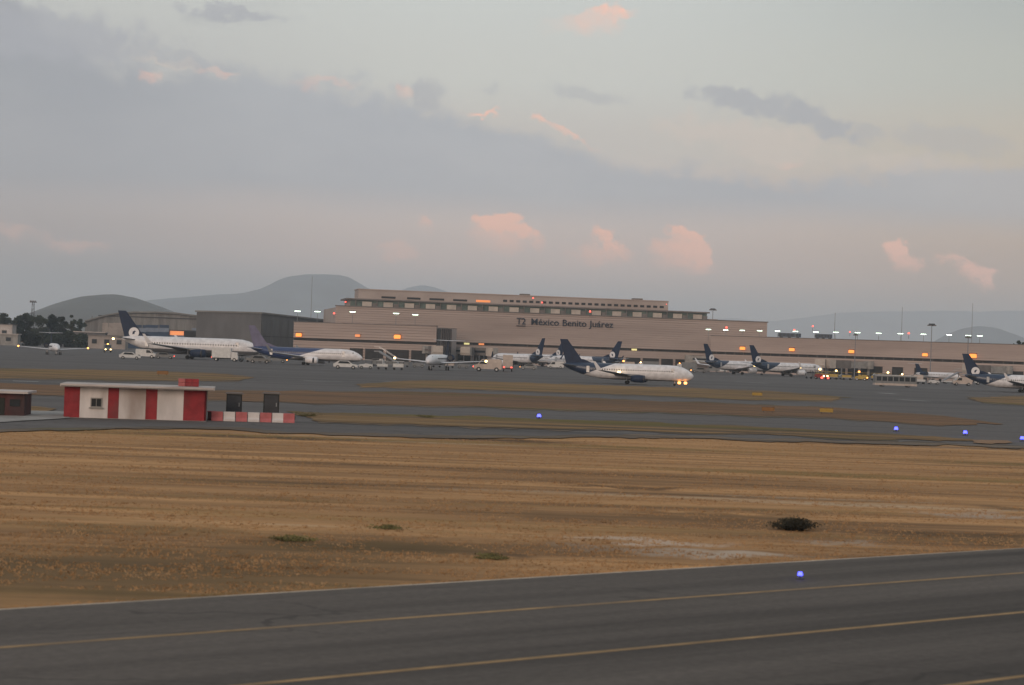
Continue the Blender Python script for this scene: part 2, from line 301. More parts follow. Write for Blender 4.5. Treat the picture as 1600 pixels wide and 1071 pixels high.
MT = dict(
    violet=mat('violet_fin_paint', (0.13, 0.12, 0.19), 0.5, 0.15, 0.5),
    white=mat('aircraft_white', (0.70, 0.68, 0.69), 0.35, 0.05, 0.6, spec=0.5, stretch=(0.3, 1, 1)),
    navy=mat('navy_paint', (0.016, 0.028, 0.060), 0.55, 0.12, 0.7, spec=0.2),
    silver=mat('bare_metal', (0.42, 0.42, 0.43), 0.35, 0.08, 1.5, metal=0.5),
    greymetal=mat('wing_grey_with_shade', (0.20, 0.205, 0.22), 0.45, 0.08, 0.8),  # grey paint, darkened to carry the shade on the wings
    darkmetal=mat('dark_metal', (0.05, 0.05, 0.055), 0.5, 0.15, 2),
    rubber=mat('tyre_rubber', (0.02, 0.02, 0.02), 0.9, 0.1, 4),
    glass=mat('dark_glass', (0.02, 0.025, 0.03), 0.12, 0.1, 1, spec=0.6),
    teal=mat('teal_glass', (0.105, 0.140, 0.125), 0.2, 0.3, 0.25, spec=0.5),
    clad=mat('horizontal_cladding', (0.42, 0.335, 0.300), 0.8, 0.07, 0.12, stretch=(0.25, 1, 2.5), dirt=((0.24, 0.19, 0.17), 0.5)),
    clad2=mat('penthouse_plaster', (0.40, 0.33, 0.30), 0.85, 0.07, 0.1, stretch=(1, 1, 2), dirt=((0.30, 0.23, 0.20), 0.5)),
    blind=mat('pale_panel', (0.46, 0.40, 0.35), 0.7, 0.12, 0.4),
    slab=mat('grey_coping', (0.17, 0.15, 0.14), 0.8, 0.12, 0.5),
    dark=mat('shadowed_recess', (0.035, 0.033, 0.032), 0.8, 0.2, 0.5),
    conc=mat('concrete', (0.30, 0.28, 0.26), 0.9, 0.15, 0.6, 0.2),
    hangar=mat('hangar_sheet', (0.21, 0.20, 0.19), 0.7, 0.15, 0.25, stretch=(3, 1, 0.4), dirt=((0.12, 0.11, 0.11), 0.6)),
    hroof=mat('hangar_roof_sheet', (0.20, 0.19, 0.18), 0.6, 0.15, 0.3, stretch=(1, 0.2, 1)),
    beige=mat('beige_plaster', (0.34, 0.29, 0.26), 0.9, 0.1, 0.3, dirt=((0.20, 0.17, 0.15), 0.5)),
    grey=mat('grey_sheet_wall', (0.125, 0.122, 0.124), 0.75, 0.1, 0.2, stretch=(2, 1, 0.5)),
    bluep=mat('blue_door_paint', (0.035, 0.06, 0.11), 0.6, 0.15, 0.5),
    lblue=mat('pale_blue_door', (0.19, 0.22, 0.28), 0.6, 0.1, 0.5),
    bluegrey=mat('blue_grey_unit', (0.07, 0.08, 0.11), 0.6, 0.15, 0.6),
    letter=mat('sign_letters', (0.030, 0.038, 0.055), 0.5, 0.1, 1),
    red=mat('red_paint', (0.27, 0.028, 0.034), 0.75, 0.16, 1.6, 0.05, dirt=((0.16, 0.05, 0.05), 0.6)),
    redf=mat('faded_red_plastic', (0.42, 0.12, 0.12), 0.7, 0.15, 1.5),
    wpaint=mat('white_masonry_paint', (0.60, 0.55, 0.53), 0.8, 0.10, 1.2, 0.05, stretch=(1, 1, 0.3), dirt=((0.30, 0.24, 0.21), 0.9)),
    roofw=mat('pale_roof_slab', (0.50, 0.44, 0.41), 0.85, 0.1, 0.8, dirt=((0.28, 0.24, 0.22), 0.6)),
    maroon=mat('maroon_masonry', (0.085, 0.030, 0.030), 0.8, 0.25, 1.2, dirt=((0.05, 0.04, 0.04), 0.6)),
    black=mat('black_cabinet', (0.022, 0.024, 0.020), 0.7, 0.2, 1.5),
    yellow=mat('yellow_line_paint', (0.36, 0.225, 0.100), 0.85, 0.2, 1.2, dirt=((0.17, 0.12, 0.08), 0.6)),
    whitel=mat('pale_edge_paint', (0.46, 0.38, 0.30), 0.9, 0.2, 0.8, dirt=((0.22, 0.17, 0.12), 0.7)),
    wline=mat('apron_line_paint', (0.30, 0.29, 0.28), 0.9, 0.2, 0.4, dirt=((0.12, 0.12, 0.12), 0.7)),
    ysign=mat('yellow_board', (0.36, 0.23, 0.05), 0.6, 0.1, 2),
    osign=mat('orange_board', (0.24, 0.12, 0.045), 0.7, 0.15, 2),
    vwhite=mat('vehicle_white', (0.55, 0.54, 0.53), 0.4, 0.08, 1.5, spec=0.5),
    vgrey=mat('vehicle_grey', (0.17, 0.17, 0.17), 0.45, 0.1, 1.5, spec=0.5),
    vyel=mat('vehicle_yellow', (0.40, 0.27, 0.05), 0.5, 0.1, 1.5, spec=0.4),
    vbeige=mat('vehicle_beige', (0.46, 0.38, 0.33), 0.5, 0.1, 1.5),
    vblue=mat('vehicle_blue', (0.03, 0.05, 0.12), 0.4, 0.1, 1.5),
    vred=mat('vehicle_red', (0.25, 0.03, 0.02), 0.5, 0.1, 1.5),
    trunk=mat('bark', (0.07, 0.055, 0.042), 0.95, 0.25, 3, 0.4),
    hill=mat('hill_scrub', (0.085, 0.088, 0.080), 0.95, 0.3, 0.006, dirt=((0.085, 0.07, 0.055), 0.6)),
    hill2=mat('mountain_forest_haze_blue', (0.085, 0.110, 0.125), 0.95, 0.3, 0.004),  # forest tone with some blue of the distant haze mixed into it
    L_white=emat('flood_lamp', (0.80, 1.0, 0.78), 7.0),
    L_orange=emat('sodium_lamp', (1.0, 0.30, 0.055), 1.25),
    L_orange_dim=emat('sodium_lamp_dim', (1.0, 0.34, 0.12), 0.45),
    L_red=emat('red_lamp', (1.0, 0.10, 0.07), 3.0),
    L_yel=emat('headlamp_warm', (1.0, 0.68, 0.28), 9.0),
    L_or=emat('beacon_orange', (1.0, 0.36, 0.08), 6.0),
    L_blue=emat('taxiway_blue', (0.07, 0.08, 1.0), 4.5),
)
def leaf_mat(name, c):
    m = bpy.data.materials.new(name); m.use_nodes = True; t = m.node_tree; b = t.nodes['Principled BSDF']
    g_ = N('ShaderNodeNewGeometry', t); n = N('ShaderNodeTexNoise', t); L(g_.outputs['Position'], n.inputs[0], t)
    n.inputs['Scale'].default_value = 0.7; n.inputs['Detail'].default_value = 3
    L(ramp(n.outputs[0], [(0.3, tuple(x * 0.6 for x in c)), (0.7, tuple(x * 1.35 for x in c))], t), b.inputs['Base Color'], t)
    b.inputs['Roughness'].default_value = 0.8; b.inputs['Specular IOR Level'].default_value = 0.15
    return m
MT['leaf'] = leaf_mat('foliage_dark', (0.030, 0.040, 0.026))
MT['leaf2'] = leaf_mat('foliage_mid', (0.042, 0.050, 0.032))
MT['weed'] = leaf_mat('weed_green', (0.125, 0.108, 0.042))
MT['scrub'] = leaf_mat('scrub_dark', (0.038, 0.032, 0.020))
def straw_mat():
    m = bpy.data.materials.new('straw_blades'); m.use_nodes = True; t = m.node_tree; b = t.nodes['Principled BSDF']
    g_ = N('ShaderNodeNewGeometry', t); n = N('ShaderNodeTexNoise', t); L(g_.outputs['Position'], n.inputs[0], t)
    n.inputs['Scale'].default_value = 0.6; n.inputs['Detail'].default_value = 5
    L(ramp(n.outputs[0], [(0.3, (0.22, 0.13, 0.065)), (0.5, (0.38, 0.225, 0.11)), (0.72, (0.46, 0.30, 0.165))], t), b.inputs['Base Color'], t)
    b.inputs['Roughness'].default_value = 0.9; b.inputs['Specular IOR Level'].default_value = 0.1
    return m
MT['straw'] = straw_mat()

def livery_mat(name, xb, k, blue=(0.022, 0.038, 0.075), belly=2.05, bellyc=(0.16, 0.16, 0.17)):
    """white fuselage with a blue rear (boundary sloping in x and z) and grey belly, in the aircraft's own coordinates"""
    m = bpy.data.materials.new(name); m.use_nodes = True; t = m.node_tree; b = t.nodes['Principled BSDF']
    tc = N('ShaderNodeTexCoord', t); s = N('ShaderNodeSeparateXYZ', t); L(tc.outputs['Object'], s.inputs[0], t)
    n = N('ShaderNodeTexNoise', t); L(tc.outputs['Object'], n.inputs[0], t); n.inputs['Scale'].default_value = 0.8; n.inputs['Detail'].default_value = 5
    wht = ramp(n.outputs[0], [(0.3, (0.58, 0.56, 0.57)), (0.7, (0.74, 0.72, 0.73))], t)
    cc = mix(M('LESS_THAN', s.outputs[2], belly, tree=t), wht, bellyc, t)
    d = M('SUBTRACT', M('MULTIPLY_ADD', s.outputs[2], k, xb, tree=t), s.outputs[0], tree=t)
    cc = mix(M('GREATER_THAN', d, 0.0, tree=t), cc, blue, t)
    L(cc, b.inputs['Base Color'], t); b.inputs['Roughness'].default_value = 0.32; b.inputs['Specular IOR Level'].default_value = 0.5
    return m

# ------------------------------------------------------------------ mesh helpers
class MB:
    def __init__(s): s.v = []; s.f = []
    def add(s, vs, fs):
        o = len(s.v); s.v += [tuple(v) for v in vs]; s.f += [tuple(i + o for i in f) for f in fs]; return s
    def box(s, x0, x1, y0, y1, z0, z1):
        return s.add([(x0, y0, z0), (x1, y0, z0), (x1, y1, z0), (x0, y1, z0), (x0, y0, z1), (x1, y0, z1), (x1, y1, z1), (x0, y1, z1)],
                     [(0, 3, 2, 1), (4, 5, 6, 7), (0, 1, 5, 4), (1, 2, 6, 5), (2, 3, 7, 6), (3, 0, 4, 7)])
    def rings(s, rings, cap=True):
        n = len(rings[0]); o = len(s.v)
        for r in rings: s.v += [tuple(v) for v in r]
        for i in range(len(rings) - 1):
            for j in range(n):
                a = o + i * n + j; b = o + i * n + (j + 1) % n
                s.f.append((a, b, b + n, a + n))
        if cap:
            s.f.append(tuple(o + j for j in range(n))[::-1]); s.f.append(tuple(o + (len(rings) - 1) * n + j for j in range(n)))
        return s
    def tube(s, a, b, r0, r1=None, n=8):
        a, b = Vector(a), Vector(b); r1 = r0 if r1 is None else r1
        d = (b - a).normalized(); u = d.orthogonal().normalized(); w_ = d.cross(u)
        rg = [[p + (u * math.cos(2 * math.pi * k / n) + w_ * math.sin(2 * math.pi * k / n)) * r for k in range(n)] for p, r in ((a, r0), (b, r1))]
        return s.rings(rg)
    def prism(s, poly, axis, a, b):
        """extrude a 2D outline; axis 'y': poly is (x,z); 'x': (y,z); 'z': (x,y)"""
        def mk(p, t):
            return (p[0], t, p[1]) if axis == 'y' else (t, p[0], p[1]) if axis == 'x' else (p[0], p[1], t)
        return s.rings([[mk(p, a) for p in poly], [mk(p, b) for p in poly]])
    def ball(s, c, r, n=8):
        rg = []
        for i in range(1, n // 2):
            t = math.pi * i / (n // 2)
            rg.append([(c[0] + r * math.sin(t) * math.cos(2 * math.pi * k / n), c[1] + r * math.sin(t) * math.sin(2 * math.pi * k / n), c[2] - r * math.cos(t)) for k in range(n)])
        return s.rings(rg)
    def mesh(s, name, m, smooth_=False):
        me = bpy.data.meshes.new(name); me.from_pydata(s.v, [], s.f); me.materials.append(MT[m] if isinstance(m, str) else m)
        import bmesh
        bm = bmesh.new(); bm.from_mesh(me); bmesh.ops.recalc_face_normals(bm, faces=bm.faces); bm.to_mesh(me); bm.free()
        if smooth_:
            me.shade_smooth()
        return me
    def build(s, name, m, parent=None, smooth_=False, **kw):
        o = bpy.data.objects.new(name, s.mesh(name, m, smooth_)); col.objects.link(o)
        if parent: o.parent = parent
        for k, v in kw.items(): o[k] = v
        return o
def B(*a): return MB().box(*a)
def empty(name, label, cat, loc=(0, 0, 0), rz=0.0, group=None, scale=1.0):
    o = bpy.data.objects.new(name, None); col.objects.link(o); o.empty_display_size = 0.5
    o.location = loc; o.rotation_euler = (0, 0, rz); o.scale = (scale,) * 3
    o['label'] = label; o['category'] = cat
    if group: o['group'] = group
    return o
def copy_tree(o, parent=None):
    c = o.copy(); col.objects.link(c)
    if parent: c.parent = parent
    for ch in list(o.children): copy_tree(ch, c)
    return c
USED = {}
def place(key, maker, label, loc, rz=0.0, scale=1.0, group=None):
    if key not in USED: o = maker(); USED[key] = o
    else: o = copy_tree(USED[key])
    o.location = loc; o.rotation_euler = (0, 0, rz); o.scale = (scale,) * 3 if isinstance(scale, (int, float)) else scale
    o['label'] = label
    if group: o['group'] = group
    elif 'group' in o: del o['group']
    return o

# ------------------------------------------------------------------ ground
def sheet(name, pts, z, m, kind='structure', sub=1, jitter=0.0, label=None):
    """flat polygon sheet; its outline is subdivided and made slightly uneven"""
    q = []
    n = len(pts)
    for i in range(n):
        a, b = Vector(pts[i]), Vector(pts[(i + 1) % n])
        for k in range(sub):
            p = a.lerp(b, k / sub)
            if jitter:
                v = mnoise.noise(Vector((p.x * 0.35, p.y * 0.13, 3.3))) + 0.5 * mnoise.noise(Vector((p.x * 1.1, p.y * 0.4, 8.3)))
                p = p + Vector((0, v * jitter * p.y, 0))
            q.append((p.x, p.y, z))
    me = bpy.data.meshes.new(name)
    from mathutils.geometry import tessellate_polygon
    tris = tessellate_polygon([[Vector(v) for v in q]])
    fs = []
    for t in tris:
        a, b, c = (Vector(q[i]) for i in t)
        fs.append(t if (b - a).cross(c - a).z > 0 else t[::-1])
    me.from_pydata(q, [], fs); me.materials.append(m)
    o = bpy.data.objects.new(name, me); col.objects.link(o); o['kind'] = kind
    if label: o['label'] = label
    return o
GX, GY0, GY1 = 13000, -1200, 21500
gm_ = MB()
xs = [-GX, -3000, -600, -150, 150, 600, 3000, GX]; ys = [GY0, -100, 0, 60, 150, 400, 1200, 5000, GY1]
gv = [(x, y, 0) for y in ys for x in xs]; nx = len(xs)
gm_.add(gv, [(j * nx + i, j * nx + i + 1, (j + 1) * nx + i + 1, (j + 1) * nx + i) for j in range(len(ys) - 1) for i in range(nx - 1)])
gm_.build('ground', m_ground, kind='structure')

def pp(lst): return [P(x, y) for x, y in lst]
ap = pp([(-300, 676), (0, 674), (120, 670), (250, 669), (380, 673), (500, 678), (640, 683), (800, 685), (1000, 682), (1250, 690), (1500, 696), (1600, 699), (1900, 712)])
ap = [Vector((-260, ap[0].y + 6, 0))] + ap + [Vector((260, ap[-1].y, 0)), Vector((700, 300, 0)), Vector((900, 1150, 0)), Vector((-900, 1150, 0)), Vector((-900, 400, 0))]
sheet('apron', ap, 0.03, m_apron, sub=10, jitter=0.012)
m_verge = grass_mat('dusty_verge', (0.20, 0.150, 0.110), (0.105, 0.088, 0.072), (0.13, 0.115, 0.06), (0.30, 0.25, 0.20))[0]
edge_px = [(-300, 676), (0, 674), (120, 670), (250, 669), (380, 673), (500, 678), (640, 683), (800, 685), (1000, 682), (1250, 690), (1500, 696), (1600, 699), (1900, 712)]
sheet('verge', pp([(x, y - 1.8) for x, y in edge_px] + [(x, y + 2.2) for x, y in edge_px[::-1]]), 0.045, m_verge, sub=30, jitter=0.022)
def island(name, top, bottom, m):
    sheet('verge', pp([(x, y - 0.9) for x, y in top] + [(x, y + 1.4) for x, y in bottom]), 0.05, m_verge, sub=30, jitter=0.030)
    return sheet(name, pp(top + bottom), 0.07, m, sub=26, jitter=0.020)
island('grass_strip', [(-400, 569), (0, 577), (200, 580), (350, 585), (398, 591)], [(370, 596), (200, 595), (0, 592), (-400, 584)], m_strip)
island('grass_strip', [(555, 602), (640, 596), (700, 595), (850, 600), (1000, 605), (1200, 612), (1325, 622)], [(1300, 627), (1150, 625), (1000, 618), (850, 613), (700, 608), (570, 606)], m_strip)
island('grass_strip', [(-400, 589), (0, 600), (380, 612), (700, 614), (1000, 627), (1300, 638), (1480, 652), (1560, 663)], [(1480, 667), (1300, 654), (1000, 645), (700, 636), (400, 629), (0, 616), (-400, 602)], m_red)
island('grass_strip', [(445, 645), (700, 651), (850, 656), (1000, 661), (1250, 672), (1450, 684), (1545, 691)], [(1400, 690), (1200, 681), (1000, 675), (850, 670), (700, 668), (500, 660)], m_strip)
island('grass_strip', [(1515, 622), (1600, 620), (1900, 628)], [(1900, 645), (1600, 634), (1530, 629)], m_strip)
island('grass_strip', [(-300, 628), (40, 636), (95, 640)], [(60, 646), (-300, 642)], m_strip)
sheet('concrete_pad', pp([(-200, 648), (20, 643), (104, 645), (110, 655), (0, 662), (-200, 664)]), 0.075, MT['conc'], sub=4, jitter=0.006)

# runway: long strip along the direction read from its edge line
rd = (rB - rA).normalized(); rn = Vector((-rd.y, rd.x, 0))
if rn.y < 0: rn = -rn
def strip(name, off0, off1, z, m, a=-900, b=500):
    """strip parallel to the runway edge; offsets in metres beyond the edge (negative: towards the camera)"""
    o0 = rA + rn * off0; o1 = rA + rn * off1
    q = [o0 + rd * a, o0 + rd * b, o1 + rd * b, o1 + rd * a]
    me = bpy.data.meshes.new(name); me.from_pydata([(p.x, p.y, z) for p in q], [], [(0, 1, 2, 3)]); me.materials.append(m)
    o = bpy.data.objects.new(name, me); col.objects.link(o); o['kind'] = 'structure'
    if (me.polygons[0].normal.z < 0): me.flip_normals()
    return o
def off(px, py): return (P(px, py) - rA).dot(rn)
strip('runway', 0.0, -70.0, 0.012, m_runway)
e_off = 0.0
strip('runway_edge_line', 0.0, -0.13, 0.016, MT['whitel'])
o1 = (off(0, 1012) + off(1600, 897)) / 2; o2 = (off(375, 1071) + off(1600, 959)) / 2; o3 = off(1600, 1058)
for oo in (o1, o2, o3):
    strip('runway_line', oo + 0.075, oo - 0.075, 0.016, MT['yellow'])
print('line offsets', o1, o2, o3, 'dir', math.degrees(RDIR))
# uneven rim of soil and turf where the field meets the asphalt
rnd = random.Random(3)
rim = MB()
for s_ in range(-500, 1200):
    t0 = s_ * 0.11
    a = rA + rd * t0 + rn * rnd.uniform(0.0, 0.14); wdt = rnd.uniform(0.05, 0.16); h = rnd.uniform(0.02, 0.06)
    q = [a, a + rd * 0.16, a + rd * 0.16 + rn * wdt, a + rn * wdt]
    rim.add([(p.x, p.y, 0.0) for p in q] + [(a.x + rd.x * .08 + rn.x * wdt / 2, a.y + rd.y * .08 + rn.y * wdt / 2, h)], [(0, 1, 4), (1, 2, 4), (2, 3, 4), (3, 0, 4)])
rim.build('turf_rim', m_ground, kind='stuff')

# faint painted dashes on the apron
for (x0, y0, x1, y1) in [(600, 596.5, 660, 598.0), (475, 595.6, 535, 597.2), (690, 577.5, 760, 579.2), (1375, 614.5, 1402, 616.5), (1405, 625, 1450, 627.5), (1150, 597.0, 1200, 599.5), (20, 596, 60, 597.2), (1380, 604, 1500, 608.5)]:
    a, b = P(x0, y0), P(x1, y1); d = (b - a).normalized(); nrm = Vector((-d.y, d.x, 0)) * 1.0
    sheet('apron_marking', [a - nrm, b - nrm, b + nrm, a + nrm], 0.036, MT['wline'])
sheet('soil_patch', pp([(1522, 690), (1548, 688.5), (1575, 690.5), (1580, 694), (1550, 696), (1520, 694)]), 0.085, MT['osign'], sub=8, jitter=0.015)
False and sheet('taxiway_patch', pp([(955, 622), (1000, 624), (1010, 631), (960, 629)]), 0.078, MT['conc'], sub=3, jitter=0.01)

# short dry grass standing on the near field
rs = np.random.RandomState(5)
def blades(name, n_, y0, y1, hmin, hmax, m, seed):
    rs = np.random.RandomState(seed)
    y = y0 * (y1 / y0) ** rs.rand(n_) if y0 > 0 else y0 + (y1 - y0) * rs.rand(n_)
    x = (rs.rand(n_) - 0.5) * y * 0.66
    d = (x - rA.x) * rn.x + (y - rA.y) * rn.y
    ok = d > 0.25
    px_ = 800 + x / y * 3000
    lim = 3000 * 5 / (np.interp(px_, [0, 250, 500, 800, 1000, 1250, 1500, 1600], [672, 668, 678, 685, 682, 690, 696, 699]) - (549 + 0.035 * (px_ - 800)))
    ok &= y < lim * 0.985
    x, y = x[ok], y[ok]; n_ = len(x)
    dens = np.array([mnoise.noise(Vector((a * 0.25, b * 0.5, 0))) for a, b in zip(x, y)])
    ok = dens > -0.25; x, y, dens = x[ok], y[ok], dens[ok]; n_ = len(x)
    K = 4
    xx = np.repeat(x, K) + rs.normal(0, 0.035, n_ * K); yy = np.repeat(y, K) + rs.normal(0, 0.035, n_ * K)
    hh = np.repeat(hmin + (hmax - hmin) * np.clip(dens + 0.5, 0, 1) * rs.rand(n_), K) * rs.uniform(0.6, 1.1, n_ * K)
    a = rs.rand(n_ * K) * 6.28; ww = 0.012 + 0.010 * rs.rand(n_ * K)
    lx, ly = rs.normal(0, 0.5, n_ * K) * hh, rs.normal(0, 0.5, n_ * K) * hh
    v = np.empty((n_ * K, 3, 3))
    v[:, 0] = np.stack([xx - np.cos(a) * ww, yy - np.sin(a) * ww, np.zeros_like(xx)], 1)
    v[:, 1] = np.stack([xx + np.cos(a) * ww, yy + np.sin(a) * ww, np.zeros_like(xx)], 1)
    v[:, 2] = np.stack([xx + lx, yy + ly, hh], 1)
    me = bpy.data.meshes.new(name); nv_ = n_ * K * 3
    me.vertices.add(nv_); me.vertices.foreach_set('co', v.reshape(-1).astype(np.float32))
    me.loops.add(nv_); me.loops.foreach_set('vertex_index', np.arange(nv_, dtype=np.int32))
    me.polygons.add(n_ * K); me.polygons.foreach_set('loop_start', np.arange(0, nv_, 3, dtype=np.int32))
    me.update(); me.validate(); me.materials.append(m)
    o = bpy.data.objects.new(name, me); col.objects.link(o); o['kind'] = 'stuff'
    return o
blades('dry_grass', 48000, 38, 135, 0.02, 0.08, MT['straw'], 5)

# ------------------------------------------------------------------ hills
def ridge(name, D, prof, depth, m, rough, nseg=120, seed=0):
    """a range of hills: prof lists (photo x, photo y) of its crest at distance D"""
    pts = [PD(x, y, D) for x, y in prof]
    px = [p.x for p in pts]; pz = [max(0, p.z) for p in pts]
    xs_ = np.linspace(px[0], px[-1], nseg); zs = np.interp(xs_, px, pz)
    k = 3; zs = np.convolve(np.pad(zs, k, 'edge'), np.ones(2 * k + 1) / (2 * k + 1), 'valid')
    mb = MB(); nd = 26; v = []
    for j in range(nd):
        t = j / (nd - 1) * 2 - 1
        for i in range(nseg):
            f = max(0.0, math.cos(t * math.pi / 2)) ** 1.15
            x = xs_[i]; y = D + t * depth
            nzv = mnoise.fractal(Vector((x / rough, y / rough, seed)), 0.8, 2.1, 6)
            z = zs[i] * f * (1 + 0.20 * nzv * (1 - 0.75 * f)) + zs[i] * 0.02 * nzv - 0.5 * (1 - f)
            v.append((x, y, z - (2 if abs(t) > 0.99 else 0)))
    mb.add(v, [(j * nseg + i, j * nseg + i + 1, (j + 1) * nseg + i + 1, (j + 1) * nseg + i) for j in range(nd - 1) for i in range(nseg - 1)])
    return mb.build(name, m, None, True, kind='structure')
ridge('hill', 4200, [(40, 525), (62, 496), (85, 482), (115, 469), (135, 463), (160, 460.5), (185, 461), (215, 467), (245, 478), (275, 490), (310, 500), (350, 520)], 500, 'hill', 400, seed=1)
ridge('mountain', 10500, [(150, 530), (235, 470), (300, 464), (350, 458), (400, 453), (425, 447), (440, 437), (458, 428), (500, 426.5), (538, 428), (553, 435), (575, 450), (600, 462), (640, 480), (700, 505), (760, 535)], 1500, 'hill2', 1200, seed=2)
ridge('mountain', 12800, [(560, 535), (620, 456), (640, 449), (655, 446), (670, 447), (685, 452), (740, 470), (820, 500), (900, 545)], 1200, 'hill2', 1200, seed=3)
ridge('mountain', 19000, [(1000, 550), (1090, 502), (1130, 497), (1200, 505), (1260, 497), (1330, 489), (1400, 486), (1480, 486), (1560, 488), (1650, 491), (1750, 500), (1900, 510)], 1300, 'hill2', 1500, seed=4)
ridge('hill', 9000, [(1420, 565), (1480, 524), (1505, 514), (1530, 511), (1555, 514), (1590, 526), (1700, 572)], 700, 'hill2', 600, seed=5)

# ------------------------------------------------------------------ haze
hz = bpy.data.materials.new('haze_air'); hz.use_nodes = True; ht = hz.node_tree; ht.nodes.clear()
pv = N('ShaderNodeVolumePrincipled', ht); pv.inputs['Density'].default_value = 0.000120
pv.inputs['Color'].default_value = (0.77, 0.88, 1.0, 1); pv.inputs['Anisotropy'].default_value = 0.0
ho = N('ShaderNodeOutputMaterial', ht); L(pv.outputs[0], ho.inputs['Volume'], ht)
B(-GX - 50, GX + 50, GY0 - 50, GY1 + 50, -3.5, 530).build('haze', hz, kind='stuff')

# ------------------------------------------------------------------ buildings
class Facade:
    """a building front standing on the line between two ground points; x runs along it, y goes back into the building"""
    def __init__(s, pxL, DL, pxR, DR):
        a = PD(pxL, hor(pxL), DL); b = PD(pxR, hor(pxR), DR)
        s.o = Vector((a.x, a.y, 0)); s.d = Vector((b.x - a.x, b.y - a.y, 0)); s.len = s.d.length; s.d.normalize()
        s.rz = math.atan2(s.d.y, s.d.x); s.n = Vector((-s.d.y, s.d.x, 0))
    def at(s, px, py, back=0.0):
        """local (x, z) on the front (moved back by `back`) seen at a pixel"""
        r = ray(px, py); o = s.o + s.n * back
        # solve cam + r t on plane through o with normal n
        t = o.dot(s.n) / Vector((r.x, r.y, 0)).dot(s.n)
        p = Vector((r.x * t, r.y * t, 0)) - o
        return p.dot(s.d), CAM_H + r.z * t
    def x(s, px, back=0.0): return s.at(px, hor(px) - 20, back)[0]
    def world(s, x, y, z=0): return s.o + s.d * x + s.n * y + Vector((0, 0, z))

def ribbed(x0, x1, y, z0, z1, pitch=0.84, groove=0.17, depth=0.4, back=1.0):
    """wall sheet of horizontal boards with recessed joints, returned as one mesh builder"""
    mb = MB(); z = z0
    prof = []
    while z < z1 - 0.01:
        zt = min(z + pitch - groove, z1)
        prof += [(y, z), (y, zt)]
        if zt < z1: prof += [(y + depth, zt), (y + depth, min(zt + groove, z1))]
        z += pitch
    v = [];
    for p in prof: v += [(x0, p[0], p[1]), (x1, p[0], p[1])]
    n = len(prof); v += [(x0, y + back, z0), (x1, y + back, z0), (x0, y + back, z1), (x1, y + back, z1)]
    f = [(2 * i, 2 * i + 1, 2 * i + 3, 2 * i + 2) for i in range(n - 1)]
    a = 2 * n
    f += [(2 * n - 2, 2 * n - 1, a + 3, a + 2), tuple([2 * i for i in range(n)][::-1] + [a, a + 2][0:1] + [a + 2]), tuple([2 * i + 1 for i in range(n)] + [a + 3, a + 1])]
    mb.add(v, f); return mb

# main terminal block
T = Facade(523, 700, 1197, 728)
tz = 19.2; TL = T.len
term = empty('terminal_building', 'long stepped terminal block of ribbed beige cladding with dark letters across its front', 'building', T.o, T.rz)
band0, band1 = 6.8, 7.7
ribbed(0, TL, 0, 0.0, band0).build('wall', 'clad', term)
ribbed(0, TL, 0, band1, tz).build('wall', 'clad', term)
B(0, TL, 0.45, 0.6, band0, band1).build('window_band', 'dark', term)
B(0, TL, 1.05, 60, 0, tz - 0.4).build('core', 'clad2', term)
B(-0.3, TL + 0.3, -0.3, 0.9, tz, tz + 0.35).build('coping', 'slab', term)
# piers along the window band
for k in range(24):
    x = 2 + k * (TL - 4) / 23
    B(x, x + 0.14, 0.3, 0.43, band0 + 0.003, band1 - 0.003).build('mullion', 'slab', term)
# set-back gallery storey
BK = 9.0
xa, xb_ = T.x(546, BK), T.x(1104, BK); gz0 = tz - 0.5
gz1 = T.at(560, 466.5, BK)[1]
gz2 = gz1 - 1.0
B(xa, xb_, BK + 1.0, BK + 26, gz0, gz1 - 0.5).build('gallery', 'clad2', term)
B(xa - 1.6, xb_ + 0.8, BK - 0.2, BK + 26.5, gz1 - 0.5, gz1).build('roof_slab', 'slab', term)
B(xa, xb_, BK + 0.9, BK + 0.998, gz0, gz1 - 0.5).build('glazing', 'teal', term)
nb = 17; pitch = (xb_ - xa - 2) / nb
for k in range(nb):
    x = xa + 1.5 + k * pitch + 0.2
    B(x + 2.7, x + 6.2, BK + 0.45, BK + 0.6, gz0 + 0.3, gz1 - 1.1).build('blind_panel', 'blind', term)
    B(x + 6.5, x + 8.3, BK + 0.5, BK + 0.7, gz0 + 0.3, gz1 - 1.6).build('opening', 'slab', term)
    B(x + 0.1, x + 0.45, BK + 0.2, BK + 0.44, gz0, gz1 - 0.5).build('column', 'slab', term)
# small end of the gallery
xc = T.x(1121, BK)
B(xb_ + 0.9, xc, BK + 1, BK + 20, gz0, gz1 - 2.6).build('gallery_end', 'clad2', term)
B(xb_ + 1.6, xb_ + 3.2, BK + 0.85, BK + 0.99, gz0 + 1.0, gz1 - 3.4).build('blind_panel', 'blind', term)
xd0 = T.x(534, BK)
B(xd0, xa - 0.05, BK + 1, BK + 20, gz0, gz1 - 2.8).build('gallery_end', 'slab', term)
